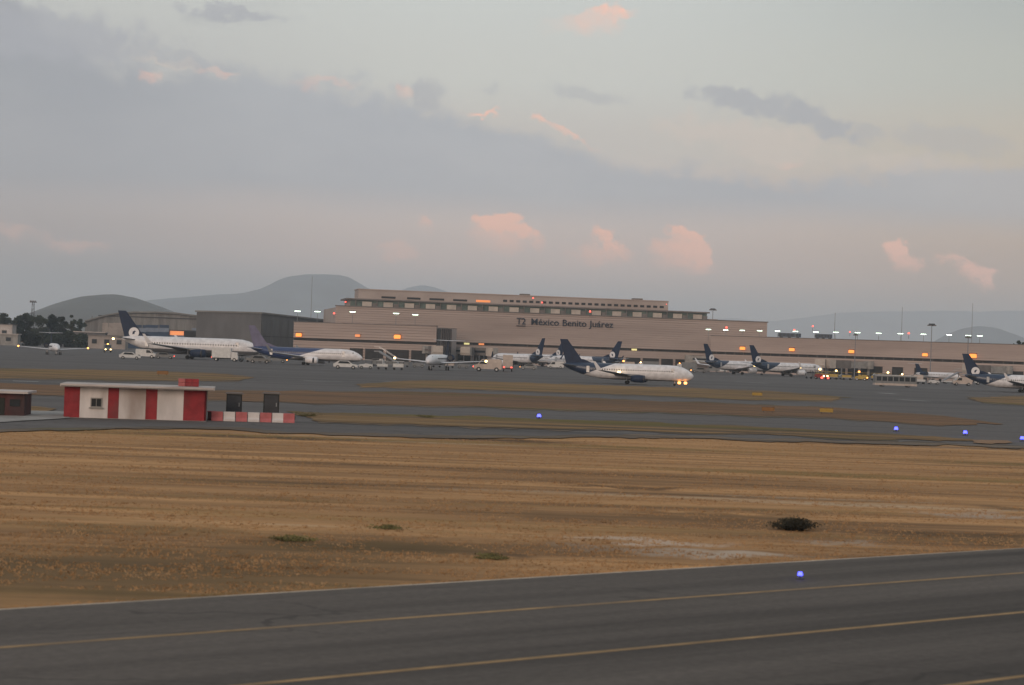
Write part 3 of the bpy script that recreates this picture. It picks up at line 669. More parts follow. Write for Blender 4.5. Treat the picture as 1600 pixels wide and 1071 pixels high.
# top parapet storey
BK2 = 16.0
x0, x1 = T.x(558, BK2), T.x(1042, BK2); pz = T.at(600, 452, BK2)[1]; pz2 = T.at(1035, 473.5, BK2)[1]; pzm = (pz + pz2) / 2
B(x0, x1, BK2, BK2 + 16, gz1, pzm).build('penthouse', 'clad2', term)
B(x0 - .2, x1 + .2, BK2 - 0.25, BK2 + 16.2, pzm, pzm + 0.3).build('coping', 'clad', term)
def slot(pxa, pxb, frac, h, m, name='window'):
    a, b = T.x(pxa, BK2), T.x(pxb, BK2); z = gz1 + (pzm - gz1) * frac
    B(a, b, BK2 - 0.12, BK2 + 0.1, z, z + h).build(name, m, term)
for a, b in [(594, 616), (634, 655), (669, 692), (706, 728)]: slot(a, b, 0.16, 0.75, 'glass')
slot(742, 764, 0.16, 0.75, 'L_orange_dim')
xx = 784
while xx < 1030:
    if not 898 < xx < 905 and not 930 < xx < 936: slot(xx, xx + 6.3, 0.28, 0.85, 'glass')
    xx += 10.2
for (pa, pb) in [(812, 826), (988, 1002)]:
    B(T.x(pa, BK2 + 5), T.x(pb, BK2 + 5), BK2 + 5, BK2 + 9, pzm - 0.5, pzm + 1.0).build('roof_unit', 'slab', term)
# raised sign
def text(body, x0, x1, z0, h, parent, m='letter', y=-0.32):
    cu = bpy.data.curves.new('sign_word', 'FONT'); cu.body = body; cu.extrude = 0.12; cu.resolution_u = 3; cu.size = 1.0; cu.offset = 0.006
    o = bpy.data.objects.new('sign_word', cu); col.objects.link(o)
    bpy.context.view_layer.update()
    dg = bpy.context.evaluated_depsgraph_get()
    me = bpy.data.meshes.new_from_object(o.evaluated_get(dg)); bpy.data.objects.remove(o)
    xs_ = [v.co.x for v in me.vertices]; ys_ = [v.co.y for v in me.vertices]; a, b = min(xs_), max(xs_)
    for v in me.vertices:
        X = x0 + (v.co.x - a) / (b - a) * (x1 - x0); v.co = (X, y - v.co.z, z0 + v.co.y * h / 0.72)
    me.materials.clear(); me.materials.append(MT[m])
    o = bpy.data.objects.new('sign_word', me); col.objects.link(o); o.parent = parent
    return o
SH = 2.45
zz = T.at(813, 507.0)[1]
for word, a, b in [('T2', 806, 820), ('M\u00e9xico', 829, 872), ('Benito', 878, 915), ('Ju\u00e1rez', 919, 957)]:
    o = text(word, T.x(a), T.x(b), zz, SH, term)
B(T.x(806), T.x(820), -0.5, -0.15, zz - 0.75, zz - 0.45).build('sign_rail', 'letter', term)
# left wing, stands in front of the block
W = Facade(458, 690, 681, 674)
wing_l = empty('terminal_wing', 'low ribbed wing of the terminal with orange wall lamps, in front of its near end', 'building', W.o, W.rz)
wz = 12.7; WL = W.len
wb0, wb1 = 6.2, 7.2
ribbed(0, WL, 0, 0, wb0, pitch=0.96, groove=0.24, depth=0.5).build('wall', 'clad', wing_l)
ribbed(0, WL, 0, wb1, wz, pitch=0.96, groove=0.24, depth=0.5).build('wall', 'clad', wing_l)
B(0, WL, 0.5, 0.62, wb0, wb1).build('window_band', 'dark', wing_l)
B(0, WL, 1.05, 22, 0, wz - 0.3).build('core', 'clad2', wing_l)
B(-0.2, WL + 0.2, -0.2, 1.0, wz, wz + 0.25).build('coping', 'slab', wing_l)
# slender glazed corner at its end
cx = WL
B(cx + 0.25, cx + 1.6, 0.3, 12, 0, wz - 0.6).build('corner_glazing', 'glass', wing_l)
for k in range(6):
    B(cx + 1.62, cx + 1.75, 0.3 + k * 2, 0.5 + k * 2, 0, wz - 0.4).build('mullion', 'slab', wing_l)
# right wing
V2 = Facade(1110, 706, 1790, 640)
wing_r = empty('terminal_wing', 'long low terminal wing with dark window band and orange lamps beyond the tall block', 'building', V2.o, V2.rz)
vz = 13.2; VL = V2.len; vb0, vb1 = 6.5, 7.5
ribbed(0, VL, 0, 0, vb0).build('wall', 'clad', wing_r)
ribbed(0, VL, 0, vb1, vz).build('wall', 'clad', wing_r)
B(0, VL, 0.5, 0.62, vb0, vb1).build('window_band', 'dark', wing_r)
B(0, VL, 1.05, 30, 0, vz - 0.3).build('core', 'clad2', wing_r)
B(-0.2, VL, -0.2, 1.0, vz, vz + 0.25).build('coping', 'slab', wing_r)
for k in range(44):
    x = 2 + k * (VL - 4) / 43
    B(x, x + 0.14, 0.3, 0.48, vb0 + 0.003, vb1 - 0.003).build('mullion', 'slab', wing_r)
# dark panels painted as the shade inside open bays along the terminal foot
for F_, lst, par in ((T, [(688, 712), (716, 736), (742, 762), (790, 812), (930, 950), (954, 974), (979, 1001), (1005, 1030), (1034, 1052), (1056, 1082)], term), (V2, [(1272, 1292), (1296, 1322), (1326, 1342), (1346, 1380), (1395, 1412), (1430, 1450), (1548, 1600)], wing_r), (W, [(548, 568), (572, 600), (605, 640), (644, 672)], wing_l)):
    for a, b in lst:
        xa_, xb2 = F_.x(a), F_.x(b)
        B(xa_, xb2, -0.35, -0.1, 0.003, 4.1).build('service_bay_shade', 'dark', par)
# rooftop things of the right wing
for pa, pb, lab in [(1217, 1249, 'blue grey plant box on the low wing roof, nearer the tall block'), (1274, 1298, 'blue grey plant box on the low wing roof, farther from the tall block')]:
    a, b = V2.x(pa, 8), V2.x(pb, 8)
    e = empty('roof_plant', lab, 'plant box', V2.world((a + b) / 2, 8, vz - 0.3), V2.rz, 'plant boxes on the wing roof')
    h = (b - a) / 2
    B(-h, h, -1.5, 1.5, 0.8, 2.2).build('casing', 'bluegrey', e)
    for k in (-0.8, 0, 0.8): B(k * h - 0.15, k * h + 0.15, -1.4, 1.4, 0, 0.798).build('leg', 'darkmetal', e)
    for k in range(5): B(-h * 0.9 + k * h * 0.4, -h * 0.9 + k * h * 0.4 + h * 0.2, -1.56, -1.502, 1.0, 2.0).build('louvre', 'darkmetal', e)
# wall lamps
def make_wall_lamp():
    e = empty('wall_lamp', '', 'lamp')
    B(-1.15, 1.15, -0.95, -0.45, 0.75, 0.95).build('hood', 'darkmetal', e)
    MB().prism([(-1.05, -0.5), (1.05, -0.5), (1.1, 0.3), (0.9, 0.72), (-0.9, 0.72), (-1.1, 0.3)], 'y', -0.9, -0.6).build('lens', 'L_orange', e)
    B(-0.15, 0.15, -0.6, 0.0, -0.2, 0.1).build('bracket', 'darkmetal', e)
    return e
WLAMPS = [(W, 468, 524, 1.0, 'bright orange lamp near the far end of the short wing wall'),
          (W, 622, 527, 1.1, 'brightest orange lamp on the short wing wall, near its glazed corner'),
          (V2, 1161, 545, 0.9, 'orange wall lamp nearest the tall block on the long wing'),
          (V2, 1238, 547, 0.9, 'orange lamp on the long wing, above the parked white jet nose'),
          (V2, 1331, 550, 0.9, 'orange lamp on the long wing, above the lit baggage vehicles'),
          (V2, 1446, 555, 0.85, 'orange lamp on the long wing, between the two dark tails'),
          (V2, 1521, 557, 1.15, 'widest orange lamp on the long wing, beside the nearest dark tail')]
for F_, px, py, s, lab in WLAMPS:
    x, z = F_.at(px, py); place('wall_lamp', make_wall_lamp, lab, F_.world(x, 0, z), F_.rz, s, 'orange wall lamps')
x, z = W.at(560, 525)
e = empty('wall_lamp', 'dim reddish lamp on the short wing wall between two bright ones', 'lamp', W.world(x, 0, z), W.rz, 'orange wall lamps')
B(-0.9, 0.9, -0.9, -0.55, -0.4, 0.5).build('lens', 'L_orange_dim', e); B(-1, 1, -0.95, -0.5, 0.503, 0.65).build('hood', 'darkmetal', e)
# small lit signs in the window band of the block
for px, m_, lab in [(729, 'L_yel_dim', 'faint yellow light in the window band right of the glazed corner'), (752, 'L_orange_dim', 'reddish light at the end of the row in the window band'), (991, 'L_yel_dim', 'yellow green light in the window band above the service carts')]:
    if m_ not in MT: MT[m_] = emat('dim_warm_lamp', (0.9, 0.8, 0.35), 0.6)
    x, z = T.at(px, 541)
    e = empty('window_light', lab, 'lamp', T.world(x, 0.0, band0 + 0.35), T.rz)
    B(-1.0, 1.0, -0.25, -0.05, -0.3, 0.35).build('lens', m_, e); B(-1.05, 1.05, -0.3, 0.0, 0.353, 0.42).build('hood', 'darkmetal', e)

# lamps on short masts
def make_roof_lamp():
    e = empty('roof_lamp', '', 'lamp')
    MB().tube((0, 0, -4.0), (0, 0, 0.0), 0.09, 0.06).build('mast', 'greymetal', e)
    MB().prism([(-0.85, 0.05), (0.85, 0.05), (0.55, 0.28), (-0.55, 0.28)], 'y', -0.35, 0.35).build('housing', 'darkmetal', e)
    B(-0.8, 0.8, -0.42, 0.3, -0.1, 0.048).build('lens', 'L_white', e)
    return e
def roof_lamp(px, py, D, s, lab):
    p = PD(px, py, D); place('roof_lamp', make_roof_lamp, lab, p, 0, s, 'white floodlights on masts')
nm = ['first', 'second', 'third', 'fourth', 'fifth', 'sixth', 'seventh', 'eighth', 'ninth', 'tenth', 'eleventh', 'twelfth', 'thirteenth', 'fourteenth', 'fifteenth']
for k, (px, py) in enumerate([(1107, 515), (1134, 516), (1160, 516.5), (1187, 517), (1215, 517.5), (1243, 518), (1275, 519), (1306, 519.5), (1340, 520), (1373, 521), (1407, 521.5), (1443, 522.5), (1483, 523.5), (1513, 524.5), (1531, 525)]):
    x, z = V2.at(px, py, 4.0 if k else 1.5)
    place('roof_lamp', make_roof_lamp, f'{nm[k]} white floodlight from the tall block on the long wing roof', V2.world(x, 4.0 if k else 1.5, z), V2.rz, 1.05, 'white floodlights on masts')
for px, py, lab in [(551, 487.5, 'white floodlight above the short wing roof, nearest the red edge lights'), (619, 490, 'middle white floodlight above the short wing roof'), (649, 492, 'white floodlight above the short wing, nearest its glazed corner')]:
    x, z = W.at(px, py, 2.0)
    e = place('roof_lamp', make_roof_lamp, lab, W.world(x, 2.0, z), W.rz, 1.15, 'white floodlights on masts')
roof_lamp(465, 486.5, 740, 1.3, 'white floodlight over the dark grey shed, above its middle')
roof_lamp(496, 487, 740, 1.3, 'white floodlight over the dark grey shed, nearest the terminal')

# red obstruction lights
def make_red():
    e = empty('obstruction_light', '', 'lamp')
    MB().tube((0, 0, -2.2), (0, 0, -0.3), 0.07).build('mast', 'darkmetal', e)
    MB().tube((0, 0, -0.3), (0, 0, 0.35), 0.42, 0.30, 10).build('lens', 'L_red', e)
    return e
for px, py, D, s, lab in [(540, 472, 722, 0.7, 'red light at the stepped end of the gallery, the fainter of a close pair'), (549, 472, 712, 0.9, 'red light at the stepped end of the gallery, the brighter of a close pair'), (522, 490, 702, 0.8, 'red light at the near lower corner of the tall block'),
                          (833, 466, 722, 0.7, 'red light on the upper storey above the word Benito'), (847, 473, 722, 0.7, 'red light just below the small upper windows'), (922, 487, 712, 0.9, 'red light on the gallery glazing above the sign'),
                          (1041, 475, 738, 0.9, 'red light on the end corner of the top storey'), (1135, 512, 706, 0.9, 'red light just over the second roof floodlight'), (1241, 516, 704, 0.9, 'red light beside the first plant box'),
                          (1270, 510, 704, 0.8, 'higher red light over the second plant box'), (1328, 519, 698, 0.7, 'dim red light between two roof floodlights'), (1420, 521, 690, 0.9, 'red light between floodlights near the apron mast'),
                          (337, 497, 885, 1.1, 'red light on the arched hangar roof end')]:
    place('obstruction_light', make_red, lab, PD(px, py, D), 0, s, 'red obstruction lights')

# dark grey shed
G = Facade(407, 735, 514, 780)
shed = empty('shed', 'tall dark grey windowless shed with sloping roof beside the terminal', 'building', G.o, G.rz)
zl, zr = G.at(408, 488)[1], G.at(512, 500)[1]
MB().prism([(0, 0), (G.len, 0), (G.len, zr - 0.6), (0, zl - 0.6)], 'y', 0, 30).build('wall', 'grey', shed)
MB().prism([(-0.5, zl - 0.598), (G.len + 0.4, zr - 0.598), (G.len + 0.4, zr), (-0.5, zl)], 'y', -0.5, 30.5).build('roof', 'hroof', shed)
B(0.003, G.len * 0.5, -0.12, -0.003, 7.2, 7.5).build('band', 'darkmetal', shed)
for k in range(9): B(1 + k * (G.len - 2) / 8, 1.25 + k * (G.len - 2) / 8, -0.15, -0.003, 0, zr - 1.2).build('rib', 'grey', shed)

# arched hangar
H = Facade(125, 905, 362, 915)
HL = H.len
hang = empty('hangar', 'wide hangar with shallow arched roof, blue doors and one lit orange bay', 'building', H.o, H.rz)
prof = [(x_, y_) for x_, y_ in [(133, 501), (160, 493), (185, 488.5), (210, 487), (245, 487), (275, 488.5), (310, 493), (345, 499), (362, 501.5)]]
arch = [H.at(*p) for p in prof]
arch = [(a[0], a[1]) for a in arch]
top = [(a, z - 0.7) for a, z in arch]
MB().prism([(top[0][0], 9.5)] + top + [(top[-1][0], 9.5)], 'y', 0, 55).build('gable', 'hangar', hang)
MB().prism(arch + [(a, z - 0.698) for a, z in arch[::-1]], 'y', -1.2, 56).build('roof', 'hroof', hang)
xl, xr = arch[0][0], arch[-1][0]
zt = H.at(240, 496)[1]
B(xl + 6, xr, -0.3, -0.003, zt - 0.35, zt + 0.1).build('beam', 'darkmetal', hang)
B(xl, xr, 0.0, 0.4, 9.0, 9.498).build('beam', 'darkmetal', hang)
def hb(p0, p1, y0, y1, m_, name, yy=-0.25, yb=0.2):
    a, z1_ = H.at(p0, y0); b, z0_ = H.at(p1, y1); _, z1b = H.at((p0 + p1) / 2, y0); _, z0b = H.at((p0 + p1) / 2, y1)
    return B(a, b, yy, yb, max(0, z0b), z1b).build(name, m_, hang)
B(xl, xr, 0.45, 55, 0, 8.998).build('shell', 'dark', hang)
for a, b in [(160, 177), (177.3, 194)]: hb(a, b, 505, 545, 'beige', 'door_panel')
for a, b in [(194.5, 211), (211.3, 228), (228.3, 246), (246.3, 264)]:
    hb(a, b, 508, 512.5, 'bluep', 'door_panel'); hb(a, b, 512.8, 519, 'lblue', 'door_panel'); hb(a, b, 519.2, 545, 'bluep', 'door_panel')
hb(265, 287, 510.5, 524, 'L_orange_dim', 'lit_bay', 0.1, 0.3)
hb(265, 287, 524.2, 546, 'lblue', 'door_panel')
hb(336, 349, 512, 547, 'beige', 'door_panel'); hb(350, 361, 508, 547, 'hangar', 'door_panel')
hb(133, 159, 504, 544, 'hangar', 'door_panel')
hb(300, 318, 513, 517, 'lblue', 'banner', -0.5, -0.35)
for k in range(9):
    x = xl + 3 + k * (xr - xl - 6) / 8
    B(x, x + 0.35, -0.32, -0.01, 9.6, zt - 0.4).build('rib', 'hroof', hang)
MB().tube((H.x(265), -0.6, 0), (H.x(265), -0.6, 9), 0.25).build('door_post', 'darkmetal', hang)
# low buildings in front of the hangar
def lowbld(p0, p1, ytop, D, depth, wall, roof, name, lab, cat='building', wins=0, grp=None, roofh=0.35):
    F_ = Facade(p0, D, p1, D + 1)
    z = F_.at((p0 + p1) / 2, ytop)[1]
    e = empty(name, lab, cat, F_.o, F_.rz, grp)
    B(0, F_.len, 0, depth, 0, z - roofh).build('wall', wall, e)
    B(-0.4, F_.len + 0.4, -0.5, depth + 0.4, z - roofh + 0.002, z).build('roof', roof, e)
    for k in range(wins):
        x = (k + 0.5) * F_.len / wins
        fr = B(x - 1.1, x + 1.1, -0.1, 0.1, z * 0.35, z * 0.7).build('window', 'slab', e)
        B(x - 0.95, x + 0.95, -0.14, -0.102, z * 0.38, z * 0.67).build('pane', 'glass', fr)
    B(F_.len * 0.46, F_.len * 0.46 + 1.1, -0.12, -0.003, 0.05, 2.2).build('door', 'slab', e)
    return e
lowbld(138, 196, 524, 800, 9, 'beige', 'slab', 'low_building', 'low beige block below the arched hangar', wins=3)
lowbld(116, 164, 518.5, 840, 8, 'grey', 'roofw', 'low_building', 'long grey lean-to with a pale roof edge beside the trees', wins=2)
lowbld(-30, 19, 506, 860, 10, 'roofw', 'slab', 'small_house', 'small white house half hidden by trees at the apron edge', wins=2)
lowbld(-30, 28, 521, 800, 6, 'conc', 'roofw', 'low_building', 'pale low annex in front of the small white house', wins=2)
# far low roofs glimpsed between the trees
lowbld(640, 655, 0, 5, 1, 'conc', 'conc', 'x', 'x') if False else None

# ------------------------------------------------------------------ masts
def lattice_mast(px, ytop, D, w0, lab, head=True, name='lattice_mast'):
    p = PD(px, ytop, D); h = p.z
    e = empty(name, lab, 'mast', (p.x, D, 0))
    mb = MB()
    for sx, sy in ((-1, -1), (1, -1), (1, 1), (-1, 1)): mb.tube((sx * w0, sy * w0, 0), (sx * w0 * .5, sy * w0 * .5, h), 0.09, 0.07, 5)
    n = int(h / 2.2)
    for k in range(n):
        z0_, z1_ = h * k / n, h * (k + 1) / n; a = w0 * (1 - .5 * k / n); b = w0 * (1 - .5 * (k + 1) / n); s_ = 1 if k % 2 else -1
        for yy in (-1, 1): mb.tube((-s_ * a, yy * a, z0_), (s_ * b, yy * b, z1_), 0.05, None, 4)
        for xx_ in (-1, 1): mb.tube((xx_ * a, -s_ * a, z0_), (xx_ * b, s_ * b, z1_), 0.05, None, 4)
    mb.build('lattice', 'darkmetal', e)
    if head:
        B(-1.6, 1.6, -0.8, 0.8, h, h + 0.5).build('platform', 'darkmetal', e)
        for k in (-1.2, -0.4, 0.4, 1.2): B(k - .25, k + .25, -1.1, -0.6, h + 0.502, h + 1.0).build('floodlight', 'greymetal', e)
    return e
lattice_mast(52, 473, 960, 0.9, 'lattice tower with a small platform standing over the trees')
def pole_mast(px, ytop, D, r, lab, head=1.6):
    p = PD(px, ytop, D); h = p.z
    e = empty('light_mast', lab, 'mast', (p.x, D, 0), 0)
    MB().tube((0, 0, 0), (0, 0, h), r, r * 0.5).build('pole', 'greymetal', e)
    if head:
        MB().tube((0, 0, h), (0, 0, h + 0.45), head, head * .8, 12).build('crown_ring', 'darkmetal', e)
        for k in range(6):
            a = k * math.pi / 3; B(math.cos(a) * head - .3, math.cos(a) * head + .3, math.sin(a) * head - .25, math.sin(a) * head + .25, h - .35, h - 0.003).build('floodlight', 'slab', e)
    return e
pole_mast(1456, 508, 655, 0.2, 'tall apron light mast with ringed head over the long wing', 1.2)
pole_mast(1114, 484, 770, 0.2, 'mast with a small dark head behind the stepped end of the block', 1.2)
pole_mast(1513, 527, 625, 0.25, 'short mast close beside the widest orange lamp', 0.7)
pole_mast(1305, 489, 1500, 0.35, 'faint tall pole rising behind the long wing, nearest the tall block', 0)
pole_mast(1410, 480, 3000, 0.7, 'faint tall pole rising behind the middle of the long wing', 0)
pole_mast(1520, 474, 3200, 0.8, 'faintest tall pole behind the far part of the long wing', 0)
pole_mast(488, 432, 2600, 0.6, 'thin pale pole in front of the flat topped mountain', 0)
pole_mast(1337, 523, 660, 0.18, 'small pole with a dark head on the wing side of the apron', 0.5)

# ------------------------------------------------------------------ trees
def tree(px, ytop, D, wpx, lab, lm='leaf', seed=0, n_=1500, low=0.15, grp='trees beyond the apron'):
    rr = random.Random(seed); p = PD(px, ytop, D); h = p.z; wr = wpx * D / FPX / 2
    e = empty('tree', lab, 'tree', (p.x, D, 0), rr.uniform(0, 6), grp)
    tb = MB(); tb.tube((0, 0, 0), (0.2, 0, h * 0.55), 0.35, 0.16, 8)
    for k in range(7):
        a = rr.uniform(0, 6.28); z0_ = h * rr.uniform(0.2, 0.5); q = (math.cos(a) * wr * .6, math.sin(a) * wr * .6, z0_ + h * rr.uniform(.15, .35))
        tb.tube((0.1, 0, z0_), q, 0.14, 0.04, 5)
    tb.build('trunk', 'trunk', e)
    cl = []
    for k in range(20):
        a = rr.uniform(0, 6.28); r_ = rr.uniform(0, .66) ** .7 * wr; z = h * rr.uniform(low + .08, .90)
        cl.append((math.cos(a) * r_, math.sin(a) * r_, z, wr * rr.uniform(.34, .6)))
    cl.append((0, 0, h - wr * .3, wr * .3))
    lb = MB()
    for k in range(n_):
        c = rr.choice(cl); d = Vector((rr.gauss(0, 1), rr.gauss(0, 1), rr.gauss(0, 1))).normalized() * (rr.random() ** .45)
        q = Vector(c[:3]) + Vector((d.x * c[3], d.y * c[3], d.z * c[3] * .8)); q.z = min(q.z, h + rr.uniform(-.4, .1)); q.z = max(q.z, 0.15)
        s_ = rr.uniform(.3, .65); a_ = Vector((rr.gauss(0, 1), rr.gauss(0, 1), rr.gauss(0, .6))).normalized() * s_; b_ = a_.orthogonal().normalized() * s_ * .6
        lb.add([q - a_, q + b_, q + a_, q - b_], [(0, 1, 2, 3)])
    lb.build('crown', lm, e)
    return e
TREES = [(6, 489, 900, 26, 'tree over the small white house roof'), (30, 493, 880, 24, 'low round tree right beside the small white house'), (42, 488, 885, 26, 'tallest dark tree of the dense clump'),
         (62, 492, 880, 30, 'broad dark tree in the middle of the dense clump'), (82, 491, 890, 28, 'dark tree right of the middle of the dense clump'), (98, 494, 885, 24, 'dark tree at the end of the dense clump'),
         (112, 492, 870, 16, 'slim tree standing apart between clump and hangar'), (126, 498, 865, 20, 'small leaning tree against the grey lean-to'),
         (352, 506, 860, 20, 'small tree at the hangar corner'), (368, 501, 850, 24, 'dark tree between the hangar and the grey shed'), (384, 497, 845, 24, 'taller pointed tree between hangar and grey shed'), (398, 493, 800, 18, 'narrow tree touching the grey shed')]
for k, (px, y, D, wp, lab) in enumerate(TREES): tree(px, y, D, wp, lab, 'leaf' if k % 3 else 'leaf2', k + 1, 3600 if wp > 20 else 2200, 0.02)
for k, (px, y, D, wp, lab) in enumerate([(108, 519, 830, 22, 'rounded bush before the grey lean-to, nearer the trees'), (128, 521, 825, 22, 'rounded bush before the grey lean-to, nearer the beige block'), (52, 523, 820, 30, 'wide bush at the foot of the dense clump'), (82, 522, 820, 26, 'rounded bush at the foot of the clump, right of the wide one')]):
    t_ = tree(px, y, D, wp, lab, 'leaf', 40 + k, 1800, 0.0, 'bushes along the apron edge'); t_.name = 'bush'; t_['category'] = 'bush'
t_ = tree(1592, 532, 730, 22, 'dark tree top showing over the far end of the long wing', 'leaf', 77, 900)

# ------------------------------------------------------------------ aircraft
def ring(x, zc, ry, rz_, n=20): return [(x, math.cos(2 * math.pi * k / n) * ry, zc + math.sin(2 * math.pi * k / n) * rz_) for k in range(n)]
def wheelset(e, x, y, r, z_leg, w_=0.3):
    g_ = MB().tube((x, y, r), (x, y, z_leg), 0.13).build('landing_gear', 'silver', e)
    for s_ in (-1, 1): MB().tube((x, y + s_ * 0.15, r), (x, y + s_ * (0.15 + w_), r), r, None, 14).build('wheel', 'rubber', g_, False)
def surf(pts_root, pts_tip, th0, th1, axis='z'):
    """tapering wing between two chord lines (front, back); thickness along axis"""
    def sec(fr, bk, th):
        fr, bk = Vector(fr), Vector(bk); up = Vector((0, 0, 1)) if axis == 'z' else Vector((0, 1, 0))
        out_ = []
        for t, k in ((0, 0), (.12, .8), (.35, 1), (.7, .6), (1, .06)): out_.append(fr.lerp(bk, t) + up * th * k * .5)
        for t, k in ((1, .06), (.7, .5), (.35, .8), (.12, .7)): out_.append(fr.lerp(bk, t) - up * th * k * .5)
        return out_
    return MB().rings([sec(*pts_root, th0), sec(*pts_tip, th1)])
def airliner(name_lab, loc, rz, scale, xb, k, tail='navy', engine='white', roundel=True, fat=1.0, blue=(0.022, 0.038, 0.075), wing='greymetal', tail_low=None, lights=(), cat='airliner', winglet='white', belly=2.05, bellyc=(0.16, 0.16, 0.17)):
    e = empty('airliner', name_lab, cat, loc, rz, 'parked airliners', scale)
    lm = livery_mat('fuselage_paint', xb, k, blue, belly, bellyc)
    st = [(-18.9, 4.85, .12, .15), (-18.3, 4.75, .35, .42), (-16.5, 4.45, .80, .95), (-14, 4.05, 1.25, 1.4), (-11, 3.68, 1.65, 1.75), (-8, 3.45, 1.85, 1.95), (-4, 3.4, 1.88, 2.0), (4, 3.4, 1.88, 2.0), (10, 3.4, 1.88, 2.0), (12.6, 3.36, 1.8, 1.93), (14.4, 3.22, 1.58, 1.68), (15.8, 3.0, 1.22, 1.28), (16.7, 2.82, .8, .84), (17.2, 2.72, .38, .42), (17.35, 2.7, .1, .1)]
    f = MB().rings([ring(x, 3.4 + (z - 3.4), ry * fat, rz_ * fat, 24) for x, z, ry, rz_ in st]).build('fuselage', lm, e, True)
    for s_ in (-1, 1):
        wn = MB()
        for q in range(34):
            x = -10.5 + q * 0.66
            if -1.2 < x < -0.7: continue
            wn.box(x, x + .26, s_ * 1.855 * fat - .03, s_ * 1.855 * fat + .03, 3.72, 4.08)
        wn.build('cabin_windows', 'glass', f, kind='stuff')
        MB().add([(15.3, s_ * .95 * fat, 3.95), (14.3, s_ * 1.42 * fat, 4.0), (14.4, s_ * 1.2 * fat, 4.42), (15.0, s_ * .72 * fat, 4.35)], [(0, 1, 2, 3)]).build('cockpit_window', 'glass', f)
        for dx in (11.2, -12.2): B(dx, dx + .85, s_ * 1.72 * fat - .09, s_ * 1.72 * fat + .17 * (1 if dx > 0 else -.6), 2.9, 4.7).build('door', 'silver', f)
        # wing
        wg = surf([(3.6, s_ * 1.3, 2.35), (-4.2, s_ * 1.3, 2.25)], [(-0.6, s_ * 6.0, 2.75), (-4.3, s_ * 6.0, 2.7)], .95, .5).build('wing', wing, e)
        w2 = surf([(-0.6, s_ * 6.0, 2.75), (-4.3, s_ * 6.0, 2.7)], [(-6.6, s_ * 16.6, 3.75), (-8.1, s_ * 16.6, 3.72)], .5, .2).build('outer_wing', wing, wg)
        surf([(-6.7, s_ * 16.6, 3.75), (-8.1, s_ * 16.6, 3.72)], [(-8.6, s_ * 17.3, 6.1), (-9.2, s_ * 17.3, 6.1)], .16, .1, 'y').build('winglet', winglet, wg)
        # engine with pylon
        en = MB().rings([ring(x, 1.62, r_, r_, 18) for x, r_ in [(4.2, .86), (4.05, 1.0), (3.2, 1.08), (1.5, 1.02), (.3, .78)]]).build('engine', engine, e, True)
        for v in en.data.vertices: v.co.y += s_ * 4.95
        fan = MB().tube((4.0, s_ * 4.95, 1.62), (4.22, s_ * 4.95, 1.62), .80, .80, 18).build('intake', 'darkmetal', en)
        MB().rings([ring(x, 1.62, r_, r_, 14) for x, r_ in [(.4, .55), (-.8, .3)]]).build('exhaust', 'darkmetal', en)
        for v in en.children[-1].data.vertices: v.co.y += s_ * 4.95
        B(-.6, 2.8, s_ * 4.95 - .15, s_ * 4.95 + .15, 2.35, 2.85).build('pylon', wing, en)
        # tailplane
        surf([(-14.6, s_ * .6, 4.5), (-18.0, s_ * .5, 4.7)], [(-17.9, s_ * 6.6, 5.1), (-19.3, s_ * 6.6, 5.1)], .35, .14).build('tailplane', wing, e)
    tl = surf([(-12.6, 0, 4.9), (-18.0, 0, 4.9)], [(-17.9, 0, 11.9), (-20.0, 0, 11.9)], .42, .2, 'y').build('tail_fin', tail, e)
    surf([(-9.8, 0, 5.15), (-14, 0, 5.15)], [(-13.2, 0, 6.5), (-14.4, 0, 6.5)], .2, .2, 'y').build('dorsal_fin', tail, tl)
    if roundel:
        for s_ in (-1, 1):
            MB().tube((-15.6, s_ * .26, 6.35), (-15.6, s_ * .31, 6.35), 1.35, None, 20).build('roundel', 'white', tl)
            MB().prism([(-16.0, 5.9), (-15.9, 6.6), (-15.4, 6.85), (-15.0, 6.7), (-15.35, 6.5), (-15.45, 6.0)], 'y', s_ * .315, s_ * .34).build('emblem', 'navy', tl)
    for y in (-2.6, 2.6): wheelset(e, -0.9, y, .52, 2.3)
    wheelset(e, 12.2, 0, .34, 2.0, .2)
    for (x, y, z, m_, r_) in lights:
        MB().ball((x, y, z), r_, 8).build('light', m_, e)
    return e
def gp(px, py): p = P(px, py); return (p.x, p.y, 0.03)
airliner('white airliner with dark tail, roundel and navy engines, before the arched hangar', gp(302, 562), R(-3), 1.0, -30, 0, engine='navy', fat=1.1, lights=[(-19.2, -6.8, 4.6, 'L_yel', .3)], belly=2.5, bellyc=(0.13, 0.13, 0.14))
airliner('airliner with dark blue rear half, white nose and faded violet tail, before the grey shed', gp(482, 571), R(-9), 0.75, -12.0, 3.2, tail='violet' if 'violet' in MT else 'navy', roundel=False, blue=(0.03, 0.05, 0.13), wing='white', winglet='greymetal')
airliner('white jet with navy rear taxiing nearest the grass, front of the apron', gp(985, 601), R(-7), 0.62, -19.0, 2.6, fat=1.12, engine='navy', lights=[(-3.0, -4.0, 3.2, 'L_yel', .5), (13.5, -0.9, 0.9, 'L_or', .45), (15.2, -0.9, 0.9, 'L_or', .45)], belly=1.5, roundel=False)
airliner('white airliner seen from behind, nearer of two parallel ones by the box truck', gp(806, 574), R(124), 0.78, -12, 0, winglet='navy')
airliner('airliner parked parallel just behind the box truck one, its tail nearer the sign end', gp(838, 573), R(127), 0.78, -12, 0, winglet='navy')
airliner('airliner with dark tail and roundel parked behind the taxiing jet', gp(908, 577.5), R(142), 0.77, -11, 1.0, winglet='navy')
airliner('airliner parked where the tall block meets the long wing, lamp on its wing', (PD(1156, 570, 622).x, 622, .03), R(36), 0.80, -17.0, 2.0, lights=[(-6.8, -15.8, 3.9, 'L_yel', .5)], wing='white')
